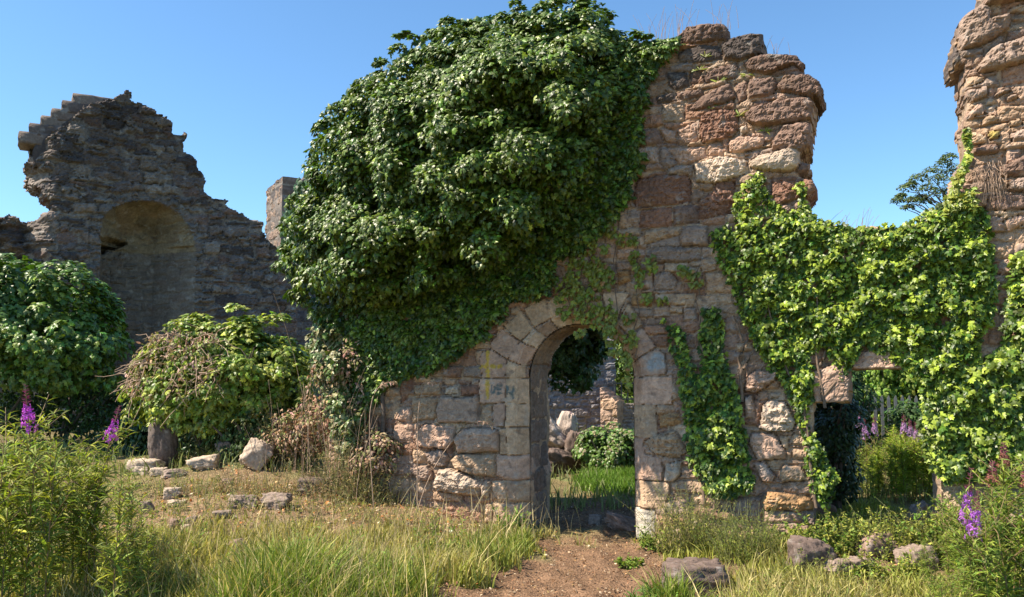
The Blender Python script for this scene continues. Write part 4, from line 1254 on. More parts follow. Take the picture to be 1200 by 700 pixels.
def sprigs(name, label, cat, cen, rx, ry, n, hr, leaf, base, alt, palt, seed, tpl=LANCE_LEAF, m=16, group=None, mat=None, lean=0.25):
    """a loose clump of separate upright shoots, each a thin stem with small leaves"""
    rng = np.random.default_rng(seed)
    root = empty(name, (cen[0], cen[1], float(ground_z(cen[0], cen[1]))), label, cat, group)
    a = rng.uniform(0, 2 * pi, n); q = np.sqrt(rng.random(n))
    bx = cen[0] + rx * q * np.cos(a); by = cen[1] + ry * q * np.sin(a)
    hh = rng.uniform(*hr, n) * (1 - 0.45 * q ** 2)
    le = rng.normal(0, lean, (n, 2)) * hh[:, None] + 0.3 * np.stack([np.cos(a) * q, np.sin(a) * q], 1) * hh[:, None]
    bz = ground_z(bx, by) - 0.01
    t = np.linspace(0, 1, 5)
    ln = [(np.stack([bx[i] + le[i, 0] * t ** 1.6, by[i] + le[i, 1] * t ** 1.6, bz[i] + hh[i] * t], 1), np.linspace(0.0032, 0.0014, 5)) for i in range(n)]
    tubes('stems', ln, M_GREENSTEM, root, k=3)
    u = rng.uniform(0.08, 1.0, (n, m))
    P = np.stack([bx[:, None] + le[:, 0:1] * u ** 1.6, by[:, None] + le[:, 1:2] * u ** 1.6, bz[:, None] + hh[:, None] * u], -1).reshape(-1, 3)
    an = rng.uniform(0, 2 * pi, len(P)); el = rng.normal(0.5, 0.35, len(P))
    tip = np.stack([np.cos(an) * np.cos(el), np.sin(an) * np.cos(el), np.sin(el)], 1)
    nr = np.stack([-np.cos(an) * np.sin(el), -np.sin(an) * np.sin(el), np.cos(el)], 1) + rng.normal(0, 0.3, (len(P), 3))
    sz = rng.uniform(*leaf, len(P)) * (1.15 - 0.5 * u.ravel())
    leaves('foliage', tpl, P, nr, tip, sz, leafcols(rng, len(P), base, 0.25, alt, palt), mat or M_LEAF, root)
    return root


M_GREENSTEM = plain_mat('green_stem', (0.17, 0.17, 0.06), 0.7)
A0 = at_depth(30, 405, 12.2)
mound('ivy_thicket', 'dark ivy thicket overhanging a black hollow at the left edge, before the gable', 'shrub', (A0[0] - 1.1, A0[1] + 0.6, 2.1), (2.5, 1.5, 1.65), 330, 46, (0.18, 0.34), (0.07, 0.12), (0.075, 0.14, 0.018), (0.17, 0.23, 0.03), 0.18, 401, M_IVY, lowcut=-0.55, tpl=IVY_LEAF)  # thicket widened past the left frame edge to block sun from the hollow
B0 = at_depth(248, 425, 10.6)
bushB = mound('ivy_bush', 'rounded ivy bush with bare pale twigs on its sunlit left side', 'shrub', (B0[0] + 0.12, B0[1] + 0.2, 1.38), (1.27, 1.0, 1.12), 270, 46, (0.14, 0.27), (0.055, 0.095), (0.15, 0.215, 0.022), (0.31, 0.34, 0.05), 0.3, 402, M_IVYLIT, lowcut=-0.55, tpl=IVY_LEAF)

# ---------------------------------------------------------------- more shrubs and trees
mound('thicket', 'added dark leafy mass filling the black hollow below the gable, behind the left fireweed', 'shrub', (*at_depth(75, 438, 14.2)[:2], 0.95), (1.9, 0.7, 0.95), 120, 40, (0.18, 0.3), (0.06, 0.10), (0.04, 0.085, 0.02), None, 0, 403, M_IVY, lowcut=-0.6)  # made-up mass, added to darken the hollow under the ivy thicket
mound('thicket', 'added dark mound standing in for shade behind the round topped stone post', 'shrub', (*at_depth(205, 438, 12.6)[:2], 0.7), (1.3, 0.5, 0.8), 90, 40, (0.18, 0.3), (0.06, 0.10), (0.035, 0.07, 0.018), None, 0, 407, M_IVY, lowcut=-0.8)  # invented mound, put here so the background of the post goes dark
# bare pale twigs on the bush's sunny side
rng = np.random.default_rng(55)
bl = bushB.location
ln = []
for k in range(110):
    a = rng.uniform(-2.9, -1.15); e0 = rng.uniform(-0.1, 0.85)
    cx = np.array([B0[0] + 0.08, B0[1] + 0.2, 1.55])
    d0 = np.array([cos(a) * cos(e0), sin(a) * cos(e0), sin(e0)])
    p0 = cx + d0 * np.array([1.18, 1.02, 0.86]) * rng.uniform(0.8, 0.98)
    dr = unit((np.array([0, 0, -0.5]) + rng.normal(0, 0.6, 3) + d0 * 0.35)[None])[0]
    L_ = rng.uniform(0.25, 0.6); t = np.linspace(0, 1, 6)[:, None]
    ln.append((p0 + dr * L_ * t + np.array([0, 0, -0.25]) * t ** 2 * L_ + rng.normal(0, 0.012, (6, 3)), np.linspace(0.006, 0.003, 6)))
M_PALETWIG = plain_mat('bleached_twig', (0.34, 0.235, 0.165), 0.9, var=0.3)
tubes('bare_twigs', ln, M_PALETWIG, bushB, k=4)
dl = []; 
for k in range(900):
    a = rng.uniform(-3.0, -1.3); e0 = rng.uniform(-0.3, 0.75)
    d0 = np.array([cos(a) * cos(e0), sin(a) * cos(e0), sin(e0)])
    dl.append(np.array([B0[0] + 0.08, B0[1] + 0.2, 1.55]) + d0 * np.array([1.2, 1.04, 0.88]) * rng.uniform(0.85, 1.0))
dl = np.array(dl)
leaves('withered_leaves', OVAL_LEAF, dl, unit(rng.normal(0, 1, dl.shape) + np.array([-0.5, -0.5, 0.3])), unit(np.array([0, 0, -1.0]) + rng.normal(0, 0.5, dl.shape)), rng.uniform(0.035, 0.07, len(dl)),
       leafcols(rng, len(dl), (0.40, 0.29, 0.20), 0.3, (0.22, 0.24, 0.06), 0.3), M_LITTER, bushB)
mound('undergrowth', 'dark leafy undergrowth beneath the right half of the rounded ivy bush', 'shrub', (*at_depth(300, 438, 10.3)[:2], 0.72), (0.75, 0.55, 0.62), 70, 40, (0.12, 0.22), (0.04, 0.075), (0.06, 0.105, 0.025), (0.20, 0.19, 0.06), 0.2, 404, lowcut=-0.9)

DRYC = (0.40, 0.265, 0.175)
for i, (x, y, Y, r_, lab) in enumerate([(405, 455, 9.25, (0.42, 0.3, 0.62), 'tall dry pinkish bramble tangle against the left end of the doorway wall'), (345, 515, 10.1, (0.6, 0.35, 0.30), 'low dead bracken heap between the ivy bush and the doorway wall'),
                                        (372, 500, 9.75, (0.50, 0.25, 0.42), 'pinkish dead bramble sprawling behind the dark squared stone'),
                                        (440, 535, 9.0, (0.30, 0.25, 0.34), 'small dry weed clump at the foot of the wall, left of the big stones')]):
    q = at_depth(x, y, Y)
    m_ = mound('dry_bramble', lab, 'dead plants', q, r_, 46, 30, (0.08, 0.18), (0.03, 0.065), DRYC, (0.16, 0.17, 0.06), 0.35, 410 + i, M_LITTER, lowcut=-0.8, stems=False)
    rng = np.random.default_rng(420 + i); ln = []
    for k in range(26):
        b0 = q + rng.normal(0, 1, 3) * np.array(r_) * 0.6; b0[2] = float(ground_z(b0[0], b0[1])) + 0.02
        h_ = rng.uniform(0.5, 1.25) * (q[2] + r_[2] - b0[2]); le = rng.normal(0, 0.22, 2) * h_
        t = np.linspace(0, 1, 7)[:, None]
        ln.append((b0 + np.array([le[0], le[1], 0]) * t ** 2 + np.array([0, 0, h_]) * t, np.linspace(0.0038, 0.0018, 7)))
    tubes('stalks', ln, M_PALETWIG, m_, k=4)
# a fringe of ivy on the ragged wall end
FR = [(362, 378), (384, 372), (404, 400), (410, 470), (432, 470), (424, 520), (404, 548), (386, 500), (372, 440), (360, 400)]
sheet_ivy('fringe', 'sunlit ivy fringe trailing down the wall end below the great ivy', FR, 1300, (0.09, 0.14, 0.035), (0.24, 0.22, 0.10), 206, depth=(0.1, 0.45), size=(0.05, 0.09), mat=M_IVY)

# behind the wall
hi_ = at_depth(664, 405, 9.75)
mound('wall_ivy', 'dark ivy hanging down behind the arch, against the light', 'ivy', (hi_[0] + 0.0, hi_[1], 2.3), (0.66, 0.35, 1.0), 90, 44, (0.12, 0.22), (0.06, 0.10), (0.035, 0.08, 0.02), None, 0, 430, M_IVY, lowcut=-1.0, stems=False, ground=3.0, tpl=IVY_LEAF)
q = at_depth(706, 520, 12.4)
mound('ivy_bush', 'low spreading ivy bush behind the doorway, before the grey rear wall', 'shrub', (q[0] + 0.12, q[1], 0.42), (0.62, 0.5, 0.46), 80, 36, (0.09, 0.17), (0.045, 0.075), (0.10, 0.17, 0.03), (0.26, 0.22, 0.12), 0.2, 431, M_IVYLIT, lowcut=-0.5, tpl=IVY_LEAF)
q = at_depth(978, 520, 8.9)
mound('dark_shrub', 'added dark shrub standing in for the black shade inside the left side of the ruined window', 'shrub', (q[0] + 0.0, q[1] + 0.1, 0.85), (0.30, 0.5, 0.85), 90, 40, (0.10, 0.2), (0.05, 0.08), (0.03, 0.06, 0.018), None, 0, 432, M_IVY, lowcut=-0.9)  # made-up shrub, added to blacken the shaded left part of the opening
for i, (x, Y, zc_, r_, bs, lab) in enumerate([(1000, 15.5, 2.3, (1.3, 1.0, 1.6), (0.045, 0.09, 0.02), 'dark leafy tree behind the palisade fence, left half of the window view'), (1045, 14.6, 1.45, (1.15, 0.6, 1.35), (0.17, 0.26, 0.035), 'fresh green bushy tree just behind the palisade fence'),
                                        (1110, 16.5, 1.9, (1.6, 1.0, 1.7), (0.14, 0.21, 0.04), 'pale green tree behind the palisade fence, seen between its pales'),
                                        (742, 23.0, 1.9, (1.2, 0.8, 1.7), (0.11, 0.17, 0.03), 'pale green tree beyond the iron railing at the doorway edge')]):
    q = at_depth(x, 438, Y)
    mound('leafy_tree', lab, 'tree', (q[0], q[1], zc_), r_, 130, 46, (0.2, 0.42), (0.07, 0.12), bs, (0.2, 0.26, 0.05), 0.1, 440 + i, M_LEAF, lowcut=-1.0)
q = at_depth(1068, 500, 12.6)
mound('dark_shrub', 'dark elder shrub in front of the palisade fence', 'shrub', (q[0], q[1], 0.75), (0.42, 0.4, 0.5), 60, 30, (0.1, 0.2), (0.05, 0.09), (0.05, 0.10, 0.025), None, 0, 445, M_LEAF, lowcut=-0.9)
q = at_depth(992, 490, 12.4)
mound('dark_shrub', 'dark shrub left of the visible fence pales', 'shrub', (q[0], q[1], 1.0), (0.5, 0.4, 0.95), 80, 36, (0.12, 0.22), (0.05, 0.09), (0.035, 0.075, 0.02), None, 0, 446, M_LEAF, lowcut=-0.9)

# the flat-topped tree that looks over the wall beside the right pier
tb = at_depth(1190, 438, 15.5)
tree = empty('flat_topped_tree', (tb[0], tb[1], 0.1), 'dark flat sprayed tree branches showing against the sky beside the right pier', 'tree')
rng = np.random.default_rng(61)
trunk = [([(tb[0], tb[1], 0.0), (tb[0] - 0.1, tb[1], 2.0), (tb[0] - 0.3, tb[1], 3.6), (tb[0] - 0.5, tb[1], 4.6)], np.array([0.2, 0.16, 0.11, 0.07]))]
tubes('trunk', trunk, M_BARK, tree, k=8)
spr = [(1052, 238, 6), (1062, 224, 8), (1070, 238, 7), (1075, 214, 9), (1086, 226, 9), (1092, 206, 9), (1098, 216, 10), (1106, 196, 8), (1112, 188, 7), (1112, 210, 11), (1064, 246, 6), (1084, 240, 8), (1100, 232, 10), (1115, 228, 12), (1125, 205, 12), (1130, 230, 12), (1056, 232, 5), (1080, 234, 6), (1068, 218, 5)]
limbs = []; fc = []
for x, y, r_ in spr:
    e = at_depth(x, y, 15.5 + rng.uniform(-0.5, 0.5)); fc.append((e, r_ * 15.5 / 950))
    s0 = np.array([tb[0] - 0.45, tb[1], 4.3 + rng.uniform(-0.3, 0.3)]); t = np.linspace(0, 1, 9)[:, None]
    limbs.append((s0 * (1 - t) + e * t + np.array([0, 0, -0.15]) * (t * (1 - t)) * 4 * rng.uniform(-0.6, 1) + rng.normal(0, 0.02, (9, 3)), np.linspace(0.028, 0.006, 9)))
tubes('limbs', limbs, M_BARK, tree, k=5)
fcen = np.array([a for a, _ in fc]); frad = np.array([b for _, b in fc]) * 1.15
p, nr, tp, s = tuft_leaves(rng, fcen, np.tile([0, 0, 1.0], (len(fc), 1)), frad * 1.2, 200, (0.035, 0.075), flat=0.85)
leaves('crown', OVAL_LEAF, p, nr, tp, s, leafcols(rng, len(p), (0.085, 0.115, 0.035), 0.35), M_LEAF, tree)

# hanging dead roots and grass on the right pier
rng = np.random.default_rng(62); ln = []
for k in range(60):
    x = rng.normal(1156, 12); y = rng.uniform(190, 212); s0, z0 = WALL.sz(x, y); L_ = rng.uniform(0.06, 0.36); t = np.linspace(0, 1, 6)
    w = rng.normal(0, 0.05, 2)
    ln.append((WALL.pos(s0 + w[0] * t, z0 - L_ * t, 0.09 + 0.06 * np.sin(t * 3) + w[1] * 0.4 * t), np.linspace(0.0026, 0.0012, 6)))
rt = empty('hanging_roots', tuple(WALL.pos(*WALL.sz(1158, 200), 0.05)), 'dry beige roots and dead grass hanging from a joint of the right pier', 'dead plants')
tubes('fibres', ln, M_PALETWIG, rt, k=4)


# ---------------------------------------------------------------- rocks
def rock(name, label, px, py, w, h, seed, c, d=None, Y=None, cat='stone', sink=0.30, flat=0.0, ncut=9, group=None, tilt=0.0, cap=0.9):
    """an angular lump of stone; (px,py) is where its foot meets the ground, w and h its size in metres"""
    rng = np.random.default_rng(seed)
    q = gpt(px, py) if Y is None else at_depth(px, py, Y)
    n = 40
    i, j = np.meshgrid(np.arange(n + 1), np.arange(2 * n), indexing='ij')
    th = pi * i / n; ph = pi * j / n
    dd_ = np.stack([np.sin(th) * np.cos(ph), np.sin(th) * np.sin(ph), np.cos(th)], -1).reshape(-1, 3)
    nrm = unit(rng.normal(0, 1, (ncut, 3))); off = rng.uniform(0.62, 1.0, ncut)
    nrm = np.concatenate([nrm, np.eye(3), -np.eye(3)]); off = np.concatenate([off, rng.uniform(0.72, 0.9, 6) * (cap / 0.9)])
    den = dd_ @ nrm.T
    rr = np.min(np.where(den > 0.05, off[None] / np.maximum(den, 0.05), 9), 1)
    rr = np.minimum(rr, 1.2)
    nz = fbm(dd_[:, 0] * 2.2 + seed, dd_[:, 1] * 2.2 + dd_[:, 2] * 2.0, 4); nz2 = fbm(dd_[:, 0] * 7 + seed, dd_[:, 2] * 9 + dd_[:, 1] * 6, 3)
    nz3 = fbm(dd_[:, 0] * 3 + dd_[:, 1] * 2, dd_[:, 2] * 16 + seed, 3)
    rr = rr * (1 + 0.11 * nz + 0.07 * nz2 + 0.04 * nz3)
    d = d or w * 0.8
    V = dd_ * rr[:, None] * np.array([w / 1.7, d / 1.7, h / 1.7])
    ca, sa = cos(tilt), sin(tilt)
    V = np.stack([V[:, 0] * ca - V[:, 2] * sa, V[:, 1], V[:, 0] * sa + V[:, 2] * ca], 1)
    a = rng.uniform(-0.4, 0.4); V = np.stack([V[:, 0] * cos(a) - V[:, 1] * sin(a), V[:, 0] * sin(a) + V[:, 1] * cos(a), V[:, 2]], 1)
    V[:, 2] -= V[:, 2].min() + h * sink
    cen = np.array([q[0], q[1] + d * 0.35, float(ground_z(q[0], q[1] + d * 0.35))])
    idx = np.arange((n + 1) * 2 * n).reshape(n + 1, 2 * n)
    F = np.stack([idx[:-1], idx[1:], np.roll(idx[1:], -1, 1), np.roll(idx[:-1], -1, 1)], -1).reshape(-1, 4)
    cc = np.array(c)[None] * (1 + 0.35 * nz + 0.3 * nz2)[:, None]
    o = build(name, V + cen, F, M_ROCK, None, np.clip(cc, 0.01, 1), True, origin=tuple(cen))
    return tag(o, label, cat, group)


G = 'loose rubble along the foot of the ruin'
PALER = (0.46, 0.355, 0.265); GRYR = (0.26, 0.195, 0.155); DKR = (0.15, 0.108, 0.088); BRR = (0.25, 0.17, 0.13)
for i, (x, y, w, h_, c, lab, kw) in enumerate([
    (166, 556, 0.42, 0.24, PALER, 'sandy earth-covered boulder, leftmost of the rubble row by the fireweed', {}),
    (200, 560, 0.34, 0.10, GRYR, 'thin flat grey slab beside the sandy boulder', {}),
    (206, 570, 0.22, 0.07, PALER, 'small flat pale stone in front of the thin slab', {}),
    (236, 553, 0.40, 0.24, PALER, 'broad pale boulder in the middle of the rubble row', {}),
    (263, 562, 0.26, 0.34, BRR, 'upright wedge shaped stone leaning in the rubble row', dict(tilt=0.35)),
    (282, 574, 0.34, 0.17, GRYR, 'round grey cobble in front of the upright wedge', {}),
    (297, 545, 0.36, 0.42, PALER, 'tall pale rock standing at the edge of the dead bracken', dict(tilt=-0.4)),
    (322, 566, 0.34, 0.18, GRYR, 'mossy flat block between the cobble and the dark log-like stone', {}),
    (370, 567, 0.52, 0.24, DKR, 'long dark squared stone lying under the dead bracken', {}),
    (425, 582, 0.40, 0.16, BRR, 'low brown stone half buried in leaves left of the wall foot', {}),
    (452, 575, 0.30, 0.20, GRYR, 'grey stone against the wall foot at the dry weed clump', {}),
    (497, 592, 0.34, 0.34, GRYR, 'rough grey boulder leaning on the wall left of the doorway', {}),
    (543, 603, 0.40, 0.20, DKR, 'dark mossy stone below the pale bedrock of the wall', {}),
    (590, 604, 0.24, 0.20, PALER, 'squared pale block at the foot of the left door jamb', {}),
    (698, 616, 0.15, 0.14, GRYR, 'small cube-like grey stone on the door sill', dict(ncut=3)),
    (730, 622, 0.36, 0.17, BRR, 'brown wedge stone beside the right door jamb', dict(tilt=-0.25)),
    (641, 560, 0.22, 0.20, DKR, 'dark stone just inside the doorway', {}),
    (800, 640, 0.24, 0.20, PALER, 'rounded pale pink stone among herbs right of the doorway', {}),
    (817, 698, 0.44, 0.30, DKR, 'square dark stone block in the right foreground grass', dict(ncut=3)),
    (893, 662, 0.10, 0.10, GRYR, 'pebble beside the green herb clump', {}),
    (953, 672, 0.40, 0.30, DKR, 'dark banded rock before the window', {}),
    (985, 680, 0.30, 0.16, GRYR, 'low grey rock right of the dark banded rock', {}),
    (1012, 682, 0.22, 0.14, GRYR, 'low small rock between the banded and the brown domed rocks', {}),
    (1036, 656, 0.38, 0.26, BRR, 'brown domed rock below the window', {}),
    (1067, 648, 0.14, 0.19, DKR, 'small dark upright stone right of the brown domed rock', {}),
    (1078, 672, 0.34, 0.24, GRYR, 'mossy grey boulder behind the purple fireweed', {}),
    (1086, 628, 0.30, 0.24, GRYR, 'grey tilted slab under the window sill', dict(tilt=0.7)),
    (962, 610, 0.34, 0.26, BRR, 'ivy-edged stone at the foot of the window jamb', {}),
]):
    k_ = 0.86 if i < 9 else 1.0
    rock('loose_stone', lab, x, y, w * k_, h_ * k_, 500 + i, c, group=G, sink=0.16 if i < 14 else 0.28, **kw)
rng_ = np.random.default_rng(77)
for i in range(18):
    rock('rubble_stone', 'small rubble stone scattered on the leaf littered ground before the rubble row', rng_.uniform(160, 470), rng_.uniform(556, 592), rng_.uniform(0.08, 0.2), rng_.uniform(0.06, 0.13), 640 + i,
         [PALER, GRYR, BRR][i % 3], group='small stones on the leaf litter', sink=0.15)
PL = (0.50, 0.40, 0.33)
for i, (x, y, w, h_, c, lab, kw) in enumerate([
    (648, 540, 0.62, 0.42, DKR, 'dark lower boulder of the heap seen through the doorway', dict(Y=12.3)),
    (655, 524, 0.70, 0.62, BRR, 'brown middle boulder of the heap seen through the doorway', dict(Y=13.0, tilt=0.2)),
    (646, 500, 0.42, 0.52, PL, 'pale sunlit slab leaning on top of the heap behind the doorway', dict(Y=12.9, tilt=0.6, sink=-0.55)),
    (664, 503, 0.34, 0.62, PL, 'pale pointed slab standing at the top of the heap behind the doorway', dict(Y=13.1, tilt=-0.35, sink=-0.45)),
    (674, 528, 0.34, 0.7, DKR, 'dark upright slab at the right of the heap behind the doorway', dict(Y=12.8, tilt=-0.2))]):
    kw.setdefault('sink', 0.1)
    rock('fallen_stone', lab, x, y, w, h_, 610 + i, c, ncut=16, group='heap of fallen stones behind the doorway', **kw)
rock('stone_post', 'round topped weathered stone post under the rounded ivy bush', 188, 532, 0.26, 0.56, 603, (0.13, 0.10, 0.085), Y=10.2, cat='post', ncut=0, sink=0.05, cap=1.3)


# ---------------------------------------------------------------- fireweed
def fireweed(h, nleaf, leaf, seed, base, flower=0.0, bushy=True, label='', group=None, petal=(0.46, 0.09, 0.46), name='fireweed', buds=True, spread=1.0):
    """a willowherb: stem, whorled narrow leaves, and for flowering ones a tapering spike"""
    rng = np.random.default_rng(seed)
    r = empty(name, (0, 0, 0), label, 'plant', group)
    lean = rng.normal(0, 0.06, 2) * h
    t = np.linspace(0, 1, 10)
    ax = np.stack([lean[0] * t ** 2, lean[1] * t ** 2, h * t], 1)
    f0 = 1 - flower
    at = lambda u: np.stack([lean[0] * u ** 2, lean[1] * u ** 2, h * u], -1)
    lines = [(ax, np.linspace(0.006, 0.0022, 10) * (0.7 + 0.3 * h))]
    u = rng.uniform(0.08, f0, nleaf) ** 0.8
    an = np.arange(nleaf) * 2.4 + rng.normal(0, 0.3, nleaf)
    p = at(u)
    if bushy:
        nb = int(7 * h) + 3
        bp = []
        for k in range(nb):
            ub = rng.uniform(0.45, max(0.5, f0)); a = rng.uniform(0, 2 * pi); Lb = rng.uniform(0.10, 0.24) * spread
            tt = np.linspace(0, 1, 5)[:, None]
            bl_ = at(np.array([ub])) + np.array([cos(a), sin(a), 0.9]) * Lb * tt
            lines.append((bl_, np.linspace(0.003, 0.0015, 5)))
            m = 12
            bp.append((bl_[0] + (bl_[-1] - bl_[0]) * rng.random((m, 1)), rng.uniform(0, 2 * pi, m)))
        p = np.concatenate([p] + [b[0] for b in bp]); an = np.concatenate([an] + [b[1] for b in bp])
        sz = np.concatenate([leaf * (0.55 + 0.6 * np.sin(pi * np.clip(u / f0, 0, 1)) ** 0.7), np.full(nb * 12, leaf * 0.62)])
    else:
        sz = leaf * (0.55 + 0.6 * np.sin(pi * np.clip(u / f0, 0, 1)) ** 0.7)
    el = rng.normal(0.45, 0.3, len(p))
    tip = np.stack([np.cos(an) * np.cos(el), np.sin(an) * np.cos(el), np.sin(el)], 1)
    nr = np.stack([-np.cos(an) * np.sin(el), -np.sin(an) * np.sin(el), np.cos(el)], 1) + rng.normal(0, 0.25, (len(p), 3))
    tubes('stem', lines, M_REDSTEM, r, k=5)
    leaves('foliage', LANCE_LEAF, p, nr, tip, sz * rng.uniform(0.8, 1.2, len(p)), leafcols(rng, len(p), base, 0.22, (base[0] * 1.6, base[1] * 1.35, base[2] * 1.1), 0.25), M_LEAF, r)
    if flower > 0:
        k = int(110 * flower * h) + 12
        uf = rng.uniform(0, 0.55, k) ** 0.9; a = np.arange(k) * 2.4; wid = 0.055 * (1 - uf * 1.1)
        c0 = at(f0 + flower * uf) + np.stack([np.cos(a), np.sin(a), np.zeros(k)], 1) * wid[:, None]
        P_, N_, T_ = [], [], []
        for m in range(4):
            b_ = m * pi / 2 + 0.4
            side = np.stack([-np.sin(a), np.cos(a), np.zeros(k)], 1); out_ = np.stack([np.cos(a), np.sin(a), np.zeros(k)], 1)
            tdir = side * cos(b_) + np.array([0, 0, 1.0]) * sin(b_) + out_ * 0.35
            P_.append(c0); N_.append(out_ + rng.normal(0, 0.2, (k, 3))); T_.append(tdir)
        P_ = np.concatenate(P_)
        leaves('flower_spike', OVAL_LEAF, P_, np.concatenate(N_), np.concatenate(T_), rng.uniform(0.014, 0.024, len(P_)), leafcols(rng, len(P_), petal, 0.32), M_FLOWER, r)
        if buds:
            k = 46
            ub = rng.uniform(0.5, 1.0, k); a = np.arange(k) * 2.4; w2 = 0.028 * (1.05 - ub)
            c0 = at(f0 + flower * ub)
            leaves('buds', LANCE_LEAF, c0, np.stack([-np.sin(a), np.cos(a), np.zeros(k)], 1), np.stack([np.cos(a), np.sin(a), 0.5 - ub * 0.2], 1), 0.02 + 0.035 * (1 - ub), leafcols(rng, k, (0.22, 0.05, 0.10), 0.25), M_FLOWER, r)
    return r


M_REDSTEM = plain_mat('reddish_stem', (0.20, 0.13, 0.06), 0.7)


def put(o, x, y, rz, s=1.0, label=None, group=None, dz=-0.02):
    o.location = (x, y, float(ground_z(x, y)) + dz); o.rotation_euler = (0, 0, rz); o.scale = (s, s, s)
    if label: o['label'] = label
    if group: o['group'] = group
    return o


def spot(px, Y):
    q = at_depth(px, 438, Y); return q[0], q[1]


rng = np.random.default_rng(70)
FG = 'leafy fireweed in the left foreground clump'
LL = 'leafy flowerless fireweed stem in the dense clump at the left foreground'
YG = (0.22, 0.265, 0.045)
kinds = [fireweed(1.0, 100, 0.115, 700 + k, YG, label=LL, group=FG) for k in range(4)]
slots = []
for k in range(58):
    px = rng.uniform(-60, 185); Y = rng.uniform(5.0, 6.9)
    x, y = spot(px, Y)
    toph = np.interp(px, [-60, 0, 40, 80, 130, 160, 190], [1.2, 1.17, 1.30, 1.08, 1.06, 0.88, 0.6])
    slots.append((x, y, toph * rng.uniform(0.62, 1.02)))
for k, (x, y, s) in enumerate(slots):
    o = kinds[k] if k < 4 else copy_tree(kinds[k % 4])
    put(o, x, y, rng.uniform(0, 6.28), s * 0.98)
for px, Y, h_, fl, sd_, lab in [(52, 5.6, 1.58, 0.20, 720, 'tallest fireweed with a magenta spike at the left picture edge'), (112, 5.8, 1.40, 0.18, 721, 'shorter fireweed with a narrow pink spike, right of the tallest one')]:
    x, y = spot(px, Y); put(fireweed(h_, 110, 0.13, sd_, YG, flower=fl, label=lab, petal=(0.50, 0.10, 0.52)), x, y, 0.3)
# right foreground
GR = (0.16, 0.225, 0.04)
RL = 'fine leaved green willowherb without flowers in the right foreground'
kinds = [fireweed(0.8, 130, 0.085, 730 + k, GR, label=RL, group='willowherb in the right foreground') for k in range(3)]
for k in range(52):
    px = rng.uniform(1065, 1260); Y = rng.uniform(4.9, 6.3); x, y = spot(px, Y)
    s = np.interp(px, [1065, 1100, 1140, 1200, 1260], [0.42, 0.72, 0.95, 1.1, 1.1]) * rng.uniform(0.6, 1.05)
    o = kinds[k] if k < 3 else copy_tree(kinds[k % 3])
    put(o, x, y, rng.uniform(0, 6.28), s)
for px, Y, h_, fl, sd_, lab in [(1117, 5.7, 0.98, 0.40, 740, 'fireweed with the broadest violet spike, before the window ivy'), (1124, 5.5, 0.86, 0.36, 741, 'second violet fireweed spike close beside the broadest one')]:
    x, y = spot(px, Y); put(fireweed(h_, 80, 0.11, sd_, GR, flower=fl, label=lab, petal=(0.42, 0.14, 0.55)), x, y, 0.3)
for px, Y, h_, sd_, lab in [(1150, 5.6, 1.02, 742, 'fireweed in brown bud right of the violet spikes'), (1170, 5.8, 1.10, 743, 'fireweed in brown bud, taller, near the right picture edge'), (1193, 5.5, 1.02, 744, 'budding fireweed at the very right edge')]:
    x, y = spot(px, Y); o = fireweed(h_, 110, 0.12, sd_, GR, flower=0.16, label=lab, petal=(0.24, 0.10, 0.07)); put(o, x, y, 0.1)
# beyond the window
kinds = [fireweed(0.72, 170, 0.095, 750 + k, (0.24, 0.32, 0.045), label='slender green willowherb in the thicket beyond the window', group='willowherb beyond the window', spread=0.8) for k in range(3)]
for k in range(60):
    px = rng.uniform(1002, 1110); Y = rng.uniform(9.5, 10.8); x, y = spot(px, Y)
    o = kinds[k] if k < 3 else copy_tree(kinds[k % 3])
    put(o, x, y, rng.uniform(0, 6.28), rng.uniform(0.75, 1.05) * (0.85 if px < 1030 else 1.05))
k0 = fireweed(0.98, 50, 0.06, 760, (0.16, 0.2, 0.05), flower=0.26, label='pale violet fireweed spike rising in the thicket beyond the window', group='flowering willowherb beyond the window', petal=(0.42, 0.26, 0.44))
for k, px in enumerate([1004, 1012, 1021, 1056, 1064, 1071, 1086]):
    x, y = spot(px, rng.uniform(9.9, 10.8)); put(k0 if k == 0 else copy_tree(k0), x, y, rng.uniform(0, 6), rng.uniform(0.88, 1.12))
x, y = spot(675, 13.2); put(fireweed(0.95, 50, 0.08, 770, GR, flower=0.35, label='lone pink fireweed spike behind the doorway beside the boulder heap'), x, y, 0)

